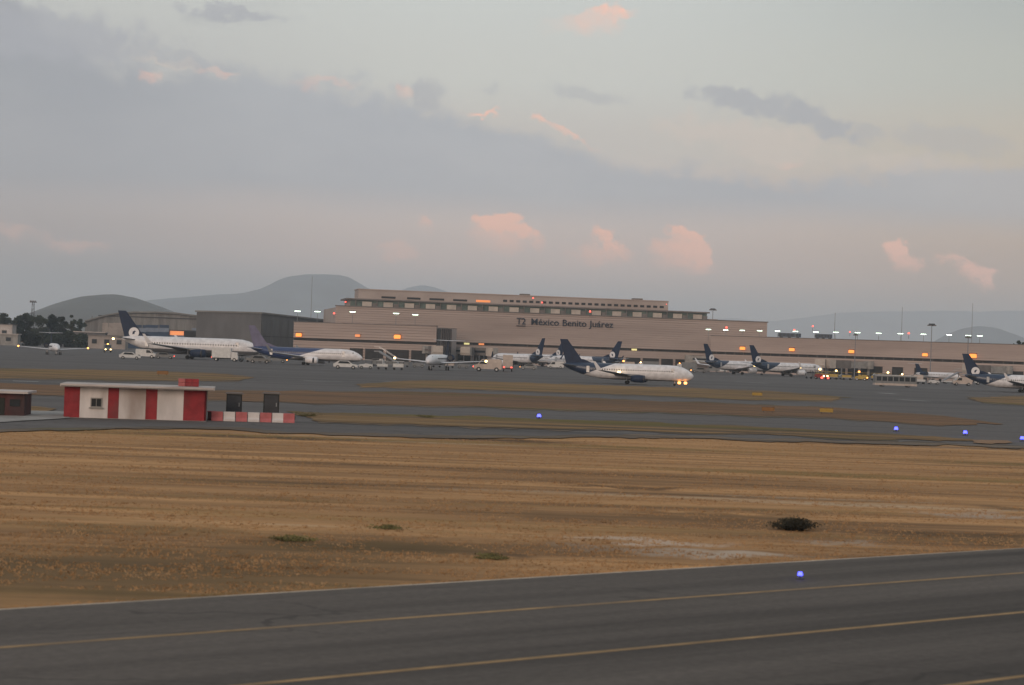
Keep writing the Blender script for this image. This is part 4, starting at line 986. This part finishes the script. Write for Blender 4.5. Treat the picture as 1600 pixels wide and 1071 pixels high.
airliner('white airliner before the long wing, under its second orange lamp, nose by the bright tug', (PD(1233, 570, 612).x, 612, .03), R(30), 0.80, -15.5, 2.0, lights=[(-6.8, -15.8, 3.9, 'L_yel', .5)])
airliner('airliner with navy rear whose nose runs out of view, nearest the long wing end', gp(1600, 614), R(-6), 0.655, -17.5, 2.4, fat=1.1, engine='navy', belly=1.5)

def regional(lab, loc, rz, scale, light='L_or'):
    e = empty('regional_jet', lab, 'small jet', loc, rz, 'small regional jets', scale)
    st = [(-13, 2.7, .1, .12), (-12, 2.65, .35, .4), (-9.5, 2.45, .8, .85), (-7, 2.3, 1.1, 1.12), (-3, 2.25, 1.15, 1.17), (7, 2.25, 1.15, 1.17), (9, 2.2, 1.05, 1.08), (10.6, 2.02, .8, .82), (11.8, 1.85, .4, .42), (12.2, 1.8, .08, .08)]
    f = MB().rings([ring(x, z, ry, rz_, 20) for x, z, ry, rz_ in st]).build('fuselage', 'white', e, True)
    MB().add([(10.4, -.62, 2.45), (10.4, .62, 2.45), (9.6, .62, 2.98), (9.6, -.62, 2.98)], [(0, 1, 2, 3)]).build('cockpit_window', 'glass', f)
    for s_ in (-1, 1):
        wn = MB()
        for q in range(14): wn.box(-5.5 + q * .9, -5.2 + q * .9, s_ * 1.14 - .03, s_ * 1.14 + .03, 2.4, 2.7)
        wn.build('cabin_windows', 'glass', f, kind='stuff')
        surf([(1.6, s_ * .7, 1.55), (-2.6, s_ * .7, 1.5)], [(-2.2, s_ * 10, 2.25), (-3.5, s_ * 10, 2.25)], .45, .15).build('wing', 'white', e)
        en = MB().rings([ring(x, 2.75, r_, r_, 14) for x, r_ in [(-4.6, .6), (-4.4, .7), (-6.5, .7), (-8.2, .45)]]).build('engine', 'navy', e, True)
        for v in en.data.vertices: v.co.y += s_ * 1.85
        MB().tube((-4.62, s_ * 1.85, 2.75), (-4.5, s_ * 1.85, 2.75), .52, None, 14).build('intake', 'darkmetal', en)
        surf([(-11.6, 0, 6.5), (-13.6, 0, 6.5)], [(-13.2, s_ * 3.5, 6.6), (-14.2, s_ * 3.5, 6.6)], .2, .1).build('tailplane', 'white', e)
        MB().ball((-2.6, s_ * 10.1, 2.3), .28, 8).build('wingtip_light', light, e)
        wheelset(e, -1.0, s_ * 1.9, .42, 1.6, .2)
    wheelset(e, 8.5, 0, .28, 1.3, .14)
    surf([(-8.6, 0, 3.0), (-12.4, 0, 3.0)], [(-11.6, 0, 6.55), (-13.5, 0, 6.55)], .3, .18, 'y').build('tail_fin', 'navy', e)
    return e
regional('small jet facing the camera with lights on both wingtips, before the dense trees', gp(84, 555), R(-72), 0.85)
regional('small jet with lit wingtips facing the camera between blue nosed airliner and carts', gp(684, 579), R(-98), 1.06, 'L_yel')
regional('unlit small jet nose on before the long wing, by the yellow carts', gp(1466, 596), R(-60), 0.85, 'glass')

# ------------------------------------------------------------------ jet bridges
def make_bridge():
    e = empty('jet_bridge', '', 'jet bridge')
    MB().tube((0, 0, 0), (0, 0, 3.4), .5, .5, 12).build('pier', 'conc', e)
    MB().tube((0, 0, 3.4), (0, 0, 6.4), 1.9, 1.9, 16).build('rotunda', 'conc', e)
    t1 = B(1.2, 11, -1.2, 1.2, 3.5, 6.1).build('tunnel', 'conc', e)
    B(2.0, 10.5, -1.26, -1.202, 4.5, 5.2).build('window_strip', 'glass', t1)
    t2 = B(10.6, 19, -1.45, 1.45, 3.3, 6.35).build('tunnel', 'slab', e)
    B(11.5, 18.3, -1.51, -1.452, 4.4, 5.2).build('window_strip', 'glass', t2)
    MB().prism([(19, 3.2), (22, 3.2), (22.4, 4.2), (22.2, 6.5), (19, 6.5)], 'y', -1.9, 1.9).build('cab', 'blind', e)
    g_ = B(15.6, 16.2, -2.0, 2.0, .7, 1.1).build('drive_frame', 'darkmetal', e)
    for s_ in (-1, 1):
        B(15.7, 16.1, s_ * 1.75 - .18, s_ * 1.75 + .18, 1.1, 3.3).build('leg', 'greymetal', e)
        MB().tube((15.9, s_ * 1.2, .55), (15.9, s_ * 1.75, .55), .55, None, 14).build('wheel', 'rubber', g_)
    return e
for F_, px, back, a, lab in [(W, 668, -4, -60, 'jet bridge at the glazed corner of the short wing, reaching toward the small jet'), (T, 745, -4, -110, 'jet bridge beside the box truck, from the tall block'), (T, 700, -4, -40, 'jet bridge between glazed corner and the parallel airliners'),
                             (T, 1078, -5, -40, 'jet bridge before the blank end of the tall block'), (V2, 1292, -4, -80, 'jet bridge ahead of the nose under the second orange lamp'), (V2, 1358, -4, -120, 'jet bridge behind the lit baggage vehicles'), (V2, 1575, -4, -120, 'jet bridge nearest the far end of the long wing')]:
    x = F_.x(px, back); place('bridge', make_bridge, lab, F_.world(x, back), F_.rz + R(a), 0.92, 'jet bridges')

# ------------------------------------------------------------------ vehicles
def wheels(e, xs_, y, r=.4, w_=.25):
    for x in xs_:
        for s_ in (-1, 1):
            wh = MB().tube((x, s_ * y - .12, r), (x, s_ * y + .12, r), r, None, 14).build('wheel', 'rubber', e)
            MB().tube((x, s_ * (y + .05), r), (x, s_ * (y + .14), r), r * .5, None, 10).build('rim', 'silver', wh)
def lamps(e, x, y, z, m_='L_yel', r=.16, name='headlight'):
    for s_ in (-1, 1): MB().ball((x, s_ * y, z), r, 8).build(name, m_, e)
def beacon(e, x, z, m_): MB().tube((x, 0, z), (x, 0, z + .3), .25, .18, 8).build('beacon', m_, e)
def make_van(body='vwhite', lit=None, bc=None):
    def f():
        e = empty('van', '', 'van')
        MB().prism([(-2.5, .45), (2.5, .45), (2.55, 1.05), (1.75, 1.35), (1.05, 2.2), (-2.4, 2.25), (-2.5, 1.9)], 'y', -.95, .95).build('body', body, e)
        for s_ in (-1, 1):
            MB().prism([(.2, 1.35), (1.55, 1.35), (1.0, 2.0), (.2, 2.05)], 'y', s_ * .955, s_ * .975).build('window', 'glass', e)
        MB().add([(1.84, -.8, 1.38), (1.84, .8, 1.38), (1.14, .75, 2.15), (1.14, -.75, 2.15)], [(0, 1, 2, 3)]).build('windscreen', 'glass', e)
        B(2.5, 2.65, -.95, .95, .4, .65).build('bumper', 'darkmetal', e)
        wheels(e, (-1.6, 1.6), .85)
        lamps(e, 2.5, .7, .85, lit or 'silver', .2 if lit else .12)
        if bc: beacon(e, .2, 2.23, bc)
        return e
    return f
def make_car(body='vwhite', lit=None):
    def f():
        e = empty('car', '', 'car')
        MB().prism([(-2.1, .35), (2.1, .35), (2.15, .75), (1.1, .92), (.5, 1.42), (-1.2, 1.44), (-1.9, .98), (-2.15, .9)], 'y', -.86, .86).build('body', body, e)
        for s_ in (-1, 1): MB().prism([(-1.35, .96), (.85, .96), (.42, 1.34), (-1.05, 1.36)], 'y', s_ * .862, s_ * .88).build('window', 'glass', e)
        MB().add([(1.12, -.7, .97), (1.12, .7, .97), (.58, .66, 1.4), (.58, -.66, 1.4)], [(0, 1, 2, 3)]).build('windscreen', 'glass', e)
        wheels(e, (-1.35, 1.35), .78, .32)
        lamps(e, 2.1, .6, .65, lit or 'silver', .16)
        return e
    return f
def make_truck(body='vbeige', lit=None, tallz=3.6, bc=None):
    def f():
        e = empty('box_truck', '', 'truck')
        B(-3.6, 1.6, -1.2, 1.2, .95, tallz).build('box', body, e)
        c = MB().prism([(1.7, .55), (3.5, .55), (3.55, 1.4), (3.2, 2.5), (1.7, 2.6)], 'y', -1.1, 1.1).build('cab', 'vwhite', e)
        MB().add([(3.56, -.95, 1.45), (3.56, .95, 1.45), (3.25, .9, 2.4), (3.25, -.9, 2.4)], [(0, 1, 2, 3)]).build('windscreen', 'glass', c)
        B(-3.6, 3.3, -.5, .5, .6, .93).build('chassis', 'darkmetal', e)
        wheels(e, (-2.4, 2.6), 1.0, .48)
        for s_ in (-1, 1): B(-3.72, -3.61, s_ * .9 - .2, s_ * .9 + .2, .9, 1.15).build('tail_light', 'L_red', e)
        if lit: lamps(e, 3.55, .8, .9, lit, .2)
        if bc: beacon(e, 2.4, 2.6, bc)
        return e
    return f
def make_tug(body='vyel', lit='L_yel', carts=3, cover='vgrey'):
    def f():
        e = empty('baggage_tug', '', 'baggage tug')
        MB().prism([(-1.4, .35), (1.5, .35), (1.5, .95), (.4, 1.05), (.2, 1.2), (-1.4, 1.0)], 'y', -.75, .75).build('body', body, e)
        for x in (-1.1, .1):
            for s_ in (-1, 1): MB().tube((x, s_ * .65, 1.0), (x, s_ * .65, 1.95), .05, None, 5).build('post', 'darkmetal', e)
        B(-1.3, .35, -.75, .75, 1.95, 2.03).build('canopy', body, e)
        wheels(e, (-.9, 1.0), .65, .33)
        lamps(e, 1.52, .5, .75, lit, .2)
        if lit != 'silver': MB().tube((-.5, 0, 2.031), (-.5, 0, 2.4), .26, .2, 8).build('beacon', lit, e)
        for k in range(carts):
            x0_ = -2.2 - k * 3.4
            c = B(x0_ - 2.6, x0_, -.8, .8, .5, .65).build('cart', 'greymetal', e)
            B(x0_ - 2.5, x0_ - .1, -.7, .7, .652, 1.2 + .35 * ((k * 7) % 3) / 2).build('load', cover, c)
            B(x0_ - 2.6, x0_, -.8, .8, 1.85, 1.92).build('canopy', cover, c)
            for xx_ in (x0_ - 2.5, x0_ - .1):
                for s_ in (-1, 1): MB().tube((xx_, s_ * .75, .65), (xx_, s_ * .75, 1.85), .04, None, 4).build('post', 'darkmetal', c)
            for xx_ in (x0_ - 2.1, x0_ - .5):
                for s_ in (-1, 1): MB().tube((xx_, s_ * .6, .25), (xx_, s_ * .75, .25), .25, None, 8).build('wheel', 'rubber', c)
        return e
    return f
def make_stairs():
    e = empty('stair_truck', '', 'stair truck')
    MB().prism([(-3.2, .5), (3.2, .5), (3.2, .9), (1.9, 1.0), (1.7, 1.9), (.8, 1.9), (.8, .9), (-3.2, .9)], 'y', -1, 1).build('body', 'vwhite', e)
    MB().prism([(-3.2, 1.0), (-2.6, .95), (2.2, 3.6), (3.2, 3.6), (3.2, 3.9), (2.0, 3.9)], 'y', -.8, .8).build('stairs', 'greymetal', e)
    for s_ in (-1, 1): MB().prism([(-3.2, 1.9), (2.0, 4.8), (3.2, 4.8), (3.2, 4.9), (1.95, 4.9), (-3.2, 2.0)], 'y', s_ * .84, s_ * .9).build('handrail', 'silver', e)
    MB().tube((2.3, 0, .9), (2.3, 0, 3.6), .15).build('strut', 'darkmetal', e)
    wheels(e, (-2.2, 2.3), .85, .42)
    return e
# (photo x, y on the ground, kind, heading, scale, label)
VEH = [
    (168, 551, 'van_lit2', -75, 1.15, 'van with three bright lamps driving toward the camera before the arched hangar'),
    (203, 562, 'car_w', 8, 1.15, 'low white car under the tail of the airliner before the hangar'),
    (228, 560, 'van_w', 0, 1.0, 'small white van beside the low white car'),
    (257, 561, 'car_red', 5, 1.1, 'dark car with red lamp below the rear of the airliner before the hangar'),
    (352, 565, 'truck_w', 0, 0.9, 'white truck behind the engine of the airliner before the hangar'),
    (372, 565.5, 'tug_g', 175, 0.9, 'grey tug with carts right of the white truck'),
    (406, 568, 'car_g', 4, 1.25, 'grey low car below the faded violet tail'),
    (432, 567, 'car_o', 4, 1.2, 'grey car with orange lamps below the dark blue fuselage'),
    (540, 577, 'car_w2', 2, 1.2, 'white car below the nose engine of the blue airliner'),
    (572, 577, 'tug_w', 185, 1.0, 'white covered carts just ahead of the blue airliner nose'),
    (604, 573, 'stairs', 170, 1.0, 'stair truck between the blue airliner and the small lit jet'),
    (653, 575, 'tug_g2', 5, 1.0, 'dark carts behind the small lit jet'),
    (723, 576, 'tug_g3', 5, 1.0, 'dark carts right of the small lit jet wing'),
    (762, 581, 'van_red', 178, 1.3, 'beige van with red lamps beside the tall box truck'),
    (793, 581, 'truck_tall', 90, 1.0, 'tall beige box truck seen end on below the first parallel airliner'),
    (826, 578, 'car_red2', 175, 1.1, 'dark car with red lamp below the tails of the parallel airliners'),
    (868, 576.5, 'van_w3', 178, 1.0, 'white van below the second parallel airliner'),
    (975, 580, 'van_or', 180, 1.3, 'pale van with orange lamps behind the taxiing jet'),
    (1012, 580, 'truck_y', 180, 1.0, 'truck with yellow lamps behind the roof of the taxiing jet'),
    (1040, 580, 'tug_g4', 180, 1.0, 'grey carts between two yellow lit trucks'),
    (1072, 580.5, 'truck_y2', 180, 1.0, 'truck with yellow lamps behind the taxiing jet nose'),
    (1092, 583, 'car_or2', 180, 1.2, 'small car with orange lamp ahead of the taxiing jet'),
    (1113, 582, 'van_dkr', 178, 1.0, 'dark van with red beacon by the parked tail near the wing corner'),
    (1126, 582, 'van_w4', 178, 0.9, 'white van just below the parked tail near the wing corner'),
    (1283, 593, 'tug_hot', -60, 1.3, 'tug with the brightest yellow and red lamps, at a white nose'),
    (1309, 592, 'tug_y1', -20, 1.1, 'yellow tug with lit lamps next after the brightest one'),
    (1322, 593.5, 'car_dark', 4, 1.1, 'dark car parked among the lit yellow tugs'),
    (1345, 595, 'tug_y2', -15, 1.15, 'yellow tug with covered carts in the middle of the lit row'),
    (1372, 595, 'van_g', 178, 1.0, 'grey van behind the lit row of tugs'),
    (1390, 596, 'tug_y3', -25, 1.15, 'yellow tug with lit lamps near the dark bus'),
    (1398, 605, 'bus', 2, 0.85, 'dark low bus with a pale skirt standing in front of the tugs'),
    (1412, 597, 'tug_y4', -25, 1.0, 'yellow tug between the dark bus and the unlit small jet'),
    (1428, 598, 'van_pink', 175, 1.0, 'pale van left of the unlit small jet'),
    (1458, 601, 'tug_g5', 3, 1.0, 'pale carts in front of the unlit small jet'),
    (1503, 603, 'van_pink2', 178, 1.0, 'beige van below the dark tail of the nearest airliner'),
    (1487, 600, 'stairs', 10, 0.9, 'stair truck between the unlit small jet and the dark tail'),
    (1540, 602, 'truck_d', 178, 0.9, 'grey truck behind the rear of the airliner leaving the view'),
]
def make_bus():
    e = empty('bus', '', 'bus')
    B(-5.5, 5.5, -1.3, 1.3, .9, 2.9).build('body', 'vgrey', e)
    B(-5.55, 5.55, -1.34, 1.34, .35, .9).build('skirt', 'vbeige', e)
    B(-5.4, 5.4, -1.25, 1.25, 2.902, 3.05).build('roof', 'vwhite', e)
    for k in range(7):
        for s_ in (-1, 1): B(-5.1 + k * 1.5, -3.9 + k * 1.5, s_ * 1.31 - .012, s_ * 1.31 + .012, 1.5, 2.6).build('window', 'glass', e)
    wheels(e, (-3.4, 3.4), 1.2, .45)
    return e
MK = dict(van_lit2=make_van('vgrey', 'L_yel', 'L_or'), car_w=make_car('vwhite'), van_w=make_van('vwhite'), car_red=make_car('vgrey', 'L_red'), truck_w=make_truck('vwhite'),
          tug_g=make_tug('vgrey', 'silver', 2), car_g=make_car('vgrey'), car_o=make_car('vgrey', 'L_or'), car_w2=make_car('vwhite'), tug_w=make_tug('vwhite', 'silver', 2, 'vwhite'),
          stairs=make_stairs, tug_g2=make_tug('vgrey', 'silver', 3), tug_g3=make_tug('vgrey', 'silver', 2, 'vbeige'), van_red=make_van('vbeige', 'L_red'),
          truck_tall=make_truck('vbeige', None, 4.0), car_red2=make_car('vgrey', 'L_or'), van_w3=make_van('vwhite'), van_or=make_van('vbeige', 'L_or', 'L_or'), truck_y=make_truck('vgrey', 'L_yel', 3.2, 'L_yel'),
          tug_g4=make_tug('vgrey', 'silver', 3), truck_y2=make_truck('vgrey', 'L_yel', 3.2, 'L_or'), car_or2=make_car('vgrey', 'L_or'), van_dkr=make_van('vgrey', None, 'L_or'), van_w4=make_van('vwhite'),
          tug_hot=make_tug('vred', 'L_yel', 1), tug_y1=make_tug('vyel', 'L_yel', 1, 'vyel'), car_dark=make_car('vgrey'), tug_y2=make_tug('vyel', 'L_or', 3, 'vyel'), van_g=make_van('vgrey'),
          tug_y3=make_tug('vyel', 'L_yel', 2, 'vyel'), bus=make_bus, tug_y4=make_tug('vyel', 'L_yel', 1, 'vgrey'), van_pink=make_van('vbeige', 'L_or'), tug_g5=make_tug('vwhite', 'silver', 3, 'vwhite'),
          van_pink2=make_van('vbeige'), truck_d=make_truck('vgrey'))
GR = {'van': 'vans on the apron', 'car': 'cars on the apron', 'truck': 'trucks on the apron', 'tug': 'baggage tugs with carts', 'stairs': 'stair trucks', 'bus': None}
for px, py, k, a, s, lab in VEH:
    o = place(k, MK[k], lab, gp(px, py), R(a), s, GR[k.split('_')[0]])
# red lamps of the bright tug
tg = USED['tug_hot']
for s_ in (-1, 1): MB().ball((1.3, s_ * .85, .35), .3, 8).build('marker_lamp', 'L_red', tg)

# ------------------------------------------------------------------ striped hut and its surroundings
K = Facade(102, 125.0, 324, 127.5)
base = P(210, 657); K = Facade(105, base.y, 324, base.y + 1.2)
KL = K.len; kh = K.at(215, 607)[1]; px_m = FPX / base.y
hut = empty('equipment_hut', 'flat roofed hut painted in red and white vertical stripes, standing by the taxiway', 'hut', (K.o.x, K.o.y, 0), K.rz)
KD = 3.6
cuts = [(105, 129, 'red'), (129, 173, 'wpaint'), (173, 190, 'red'), (190, 232, 'wpaint'), (232, 250, 'red'), (250, 291, 'wpaint'), (291, 324, 'red')]
for a, b, m_ in cuts:
    x0, x1 = K.x(a), K.x(b)
    B(x0 + .003, x1 - .003, 0, .18, 0.05, kh - .02).build('wall_panel', m_, hut)
B(0.1, KL - .1, .185, KD, 0.05, kh - .03).build('shell', 'wpaint', hut)
for k in range(3):
    for s_, xx_ in ((0, 0.0), (1, KL)):
        y0_ = .2 + k * 1.15
        B(xx_ - .06 if s_ == 0 else xx_ - .1, xx_ + .1 if s_ == 0 else xx_ + .06, y0_, y0_ + 1.13, .05, kh - .03).build('wall_panel', 'red' if k % 2 == 0 else 'wpaint', hut)
B(-.1, KL + .1, -.08, KD + .08, 0, .05).build('plinth', 'conc', hut)
rf = MB().prism([(-.25, kh), (KL + .55, kh), (KL + .55, kh + .17), (-.25, kh + .17)], 'y', -.75, KD + .5).build('roof_slab', 'roofw', hut)
B(-.2, KL + .5, -.77, -.752, kh + .02, kh + .06).build('drip_edge', 'slab', rf)
wx0, wx1 = K.x(146), K.x(164); wz0, wz1 = kh * .36, kh * .66
wf = B(wx0, wx1, -.05, -.003, wz0, wz1).build('window', 'conc', hut)
B(wx0 + .06, (wx0 + wx1) / 2 - .02, -.065, -.052, wz0 + .06, wz1 - .06).build('pane', 'glass', wf)
B((wx0 + wx1) / 2 + .02, wx1 - .06, -.065, -.052, wz0 + .06, wz1 - .06).build('pane', 'glass', wf)
B(wx0 - .08, wx1 + .08, -.12, -.003, wz0 - .07, wz0 - .004).build('sill', 'conc', wf)
MB().tube((KL + .09, .5, .05), (KL + .09, .5, kh), .04, None, 6).build('downpipe', 'conc', hut)
# red checked box standing on the roof
bx = empty('roof_box', 'small faded red box standing on the striped hut roof', 'box', K.world(K.x(297), 1.6, kh + .17), K.rz)
for q in range(3):
    for r_ in range(2): B(-.62 + q * .42, -.22 + q * .42, -.4, .4, .01 + r_ * .24, .235 + r_ * .24).build('panel', 'redf' if q == 0 else 'red', bx)
# low red tank beside the hut, barriers and black cabinets
p = P(329, 657.5); q_ = base.y / FPX
cb = empty('cable_box', 'low dark red box leaning at the end of the striped hut', 'box', (p.x, p.y + .2, 0.03), K.rz)
B(-.22, .24, -.3, .3, 0, .52).build('casing', 'maroon', cb); B(-.26, .28, -.34, .34, .522, .56).build('lid', 'red', cb)
def make_barrier(m_):
    def f():
        e = empty('road_barrier', '', 'barrier')
        MB().prism([(-.28, 0), (.28, 0), (.26, .12), (.13, .25), (.10, .58), (-.10, .58), (-.13, .25), (-.26, .12)], 'x', -.36, .36).build('body', m_, e)
        B(.362, .41, -.06, .06, .15, .45).build('connector', 'darkmetal', e)
        return e
    return f
xs_b = [339, 358, 377, 396, 415, 434, 451]
prev = xs_b[0]
blab = ['first barrier of the low row, red, at the hut end', 'second low barrier from the hut, white', 'third low barrier from the hut, red, below the first black cabinet', 'fourth low barrier from the hut, white, mid row', 'fifth low barrier from the hut, red', 'sixth low barrier from the hut, white, below the second black cabinet', 'last red barrier of the low row, farthest from the hut']
for k, px in enumerate(xs_b):
    p = P(px, 658.5 + k * .5); m_ = 'redf' if k % 2 == 0 else 'wpaint'
    place('bar' + m_, make_barrier(m_), blab[k], (p.x, p.y, .03), K.rz, (.98, 1, 1), 'red and white barriers beside the hut')
def make_cab():
    e = empty('electrical_cabinet', '', 'cabinet')
    B(-.5, .5, -.35, .35, .12, 1.55).build('casing', 'black', e)
    MB().prism([(-.6, 1.552), (.6, 1.552), (.5, 1.66), (-.5, 1.66)], 'y', -.45, .45).build('cap', 'slab', e)
    d_ = B(-.44, .44, -.375, -.353, .2, 1.48).build('door', 'darkmetal', e); B(.3, .34, -.42, -.376, .75, 1.0).build('handle', 'silver', d_)
    B(-.55, .55, -.4, .4, 0, .118).build('plinth', 'conc', e)
    return e
for px, s, lab in [(365, 1.0, 'black cabinet behind the barriers, nearer the striped hut'), (423, 1.02, 'black cabinet behind the barriers, farther from the striped hut')]:
    p = P(px, 654); place('cab', make_cab, lab, (p.x, p.y, .03), K.rz, s, 'black cabinets behind the barriers')
# dark hut at the edge
b2 = P(20, 652); K2 = Facade(-80, b2.y, 42, b2.y + .5); k2h = K2.at(20, 615)[1]
h2 = empty('storage_hut', 'dark maroon flat roofed hut with pale roof edge at the view edge', 'hut', K2.o, K2.rz)
B(0, K2.len, 0, 3, .05, k2h).build('wall', 'maroon', h2)
B(-.3, K2.len + .25, -.4, 3.4, k2h + .002, k2h + .13).build('roof_slab', 'roofw', h2)
B(K2.x(-5), K2.x(12), -.04, -.003, .1, k2h * .8).build('door', 'black', h2)
B(K2.x(20), K2.x(36), -.04, -.003, k2h * .45, k2h * .75).build('window', 'glass', h2)
B(-.05, K2.len + .05, -.05, 3.05, 0, .048).build('plinth', 'conc', h2)

# ------------------------------------------------------------------ taxiway lights and boards
def make_blue():
    e = empty('taxiway_light', '', 'taxiway light')
    MB().tube((0, 0, 0), (0, 0, .05), .16, .12, 10).build('base', 'darkmetal', e)
    MB().tube((0, 0, .05), (0, 0, .12), .035, None, 8).build('stake', 'darkmetal', e)
    MB().tube((0, 0, .12), (0, 0, .24), .10, .07, 10).build('lens', 'L_blue', e)
    return e
for px, py, s, lab in [(1250, 906, .65, 'blue edge light on the near asphalt, before the dark bush'), (842, 656, 1.6, 'blue edge light far across the field, below the parallel airliners'), (1400, 676, 1.6, 'blue edge light far across the field, first of the pair beyond the bush'), (1508, 682, 1.6, 'blue edge light far across the field, second of the pair beyond the bush'), (1597, 691, 1.5, 'blue edge light at the last edge of the far pavement')]:
    p = P(px, py); place('blue', make_blue, lab, (p.x, p.y, .02), 0, s, 'blue taxiway edge lights')
def make_board(m_):
    def f():
        e = empty('marker_board', '', 'board')
        B(-.75, .75, -.07, .07, .18, .62).build('panel', m_, e)
        B(-.78, .78, -.09, .09, .622, .66).build('cap', 'darkmetal', e)
        for s_ in (-.55, .55): MB().tube((s_, 0, 0), (s_, 0, .18), .03, None, 6).build('leg', 'darkmetal', e)
        return e
    return f
for px, py, m_, s, lab in [(1291, 648, 'ysign', .85, 'yellow board on the reddish grass, beyond the blue lights'), (1183, 621, 'ysign', .9, 'small yellow board far off near the grass strip tip'), (254, 588, 'osign', 1.0, 'ochre board on the grass strip beyond the striped hut'), (1200, 646, 'osign', .8, 'dull board on the reddish grass, nearer the middle')]:
    p = P(px, py); place('board' + m_, make_board(m_), lab, (p.x, p.y, .07), R(4), s, 'marker boards in the grass')

# ------------------------------------------------------------------ bushes and weeds in the near field
def clump(name, lab, px, py, wm, hm, m_, n_, seed, cat, grp=None):
    rr = random.Random(seed); p = P(px, py); e = empty(name, lab, cat, (p.x, p.y, 0), 0, grp); st = MB(); lv = MB()
    for k in range(14):
        a = rr.uniform(0, 6.28); t = (math.cos(a) * wm * rr.uniform(.2, .8), math.sin(a) * wm * .6, hm * rr.uniform(.5, .95)); st.tube((t[0] * .2, t[1] * .2, 0), t, .012, .005, 4)
        for q in range(n_ // 14):
            f = rr.uniform(.0, 1.1); c = Vector((t[0] * f, t[1] * f, t[2] * f)) + Vector((rr.gauss(0, wm * .13), rr.gauss(0, wm * .13), rr.gauss(0, hm * .1)))
            c.z = max(.02, c.z); s_ = rr.uniform(.02, .05); u_ = Vector((rr.gauss(0, 1), rr.gauss(0, 1), rr.gauss(0, .6))).normalized() * s_; v_ = u_.orthogonal().normalized() * s_ * .5
            lv.add([c - u_, c + v_, c + u_, c - v_], [(0, 1, 2, 3)])
    st.build('stem', 'trunk', e); lv.build('foliage', m_, e)
    return e
clump('bush', 'dark low bush alone in the dry field near the runway edge', 1240, 829, .80, .30, 'scrub', 5200, 1, 'bush')
clump('weed', 'small green weed tuft in the dry field, left part of the field', 458, 845, .75, .10, 'weed', 900, 2, 'weed')
clump('weed', 'faint olive weed tuft up the field from the green one', 606, 826, .8, .06, 'weed', 500, 3, 'weed')
clump('weed', 'dark weed tuft close to the runway edge, mid field', 768, 873, .7, .07, 'weed', 800, 4, 'weed')
clump('weed', 'green growth beside the last red barrier', 482, 652, 1.4, .35, 'weed', 900, 6, 'weed')
clump('weed', 'dark growth on the grass between the two far pavements', 670, 654, 1.2, .25, 'weed', 700, 7, 'weed')
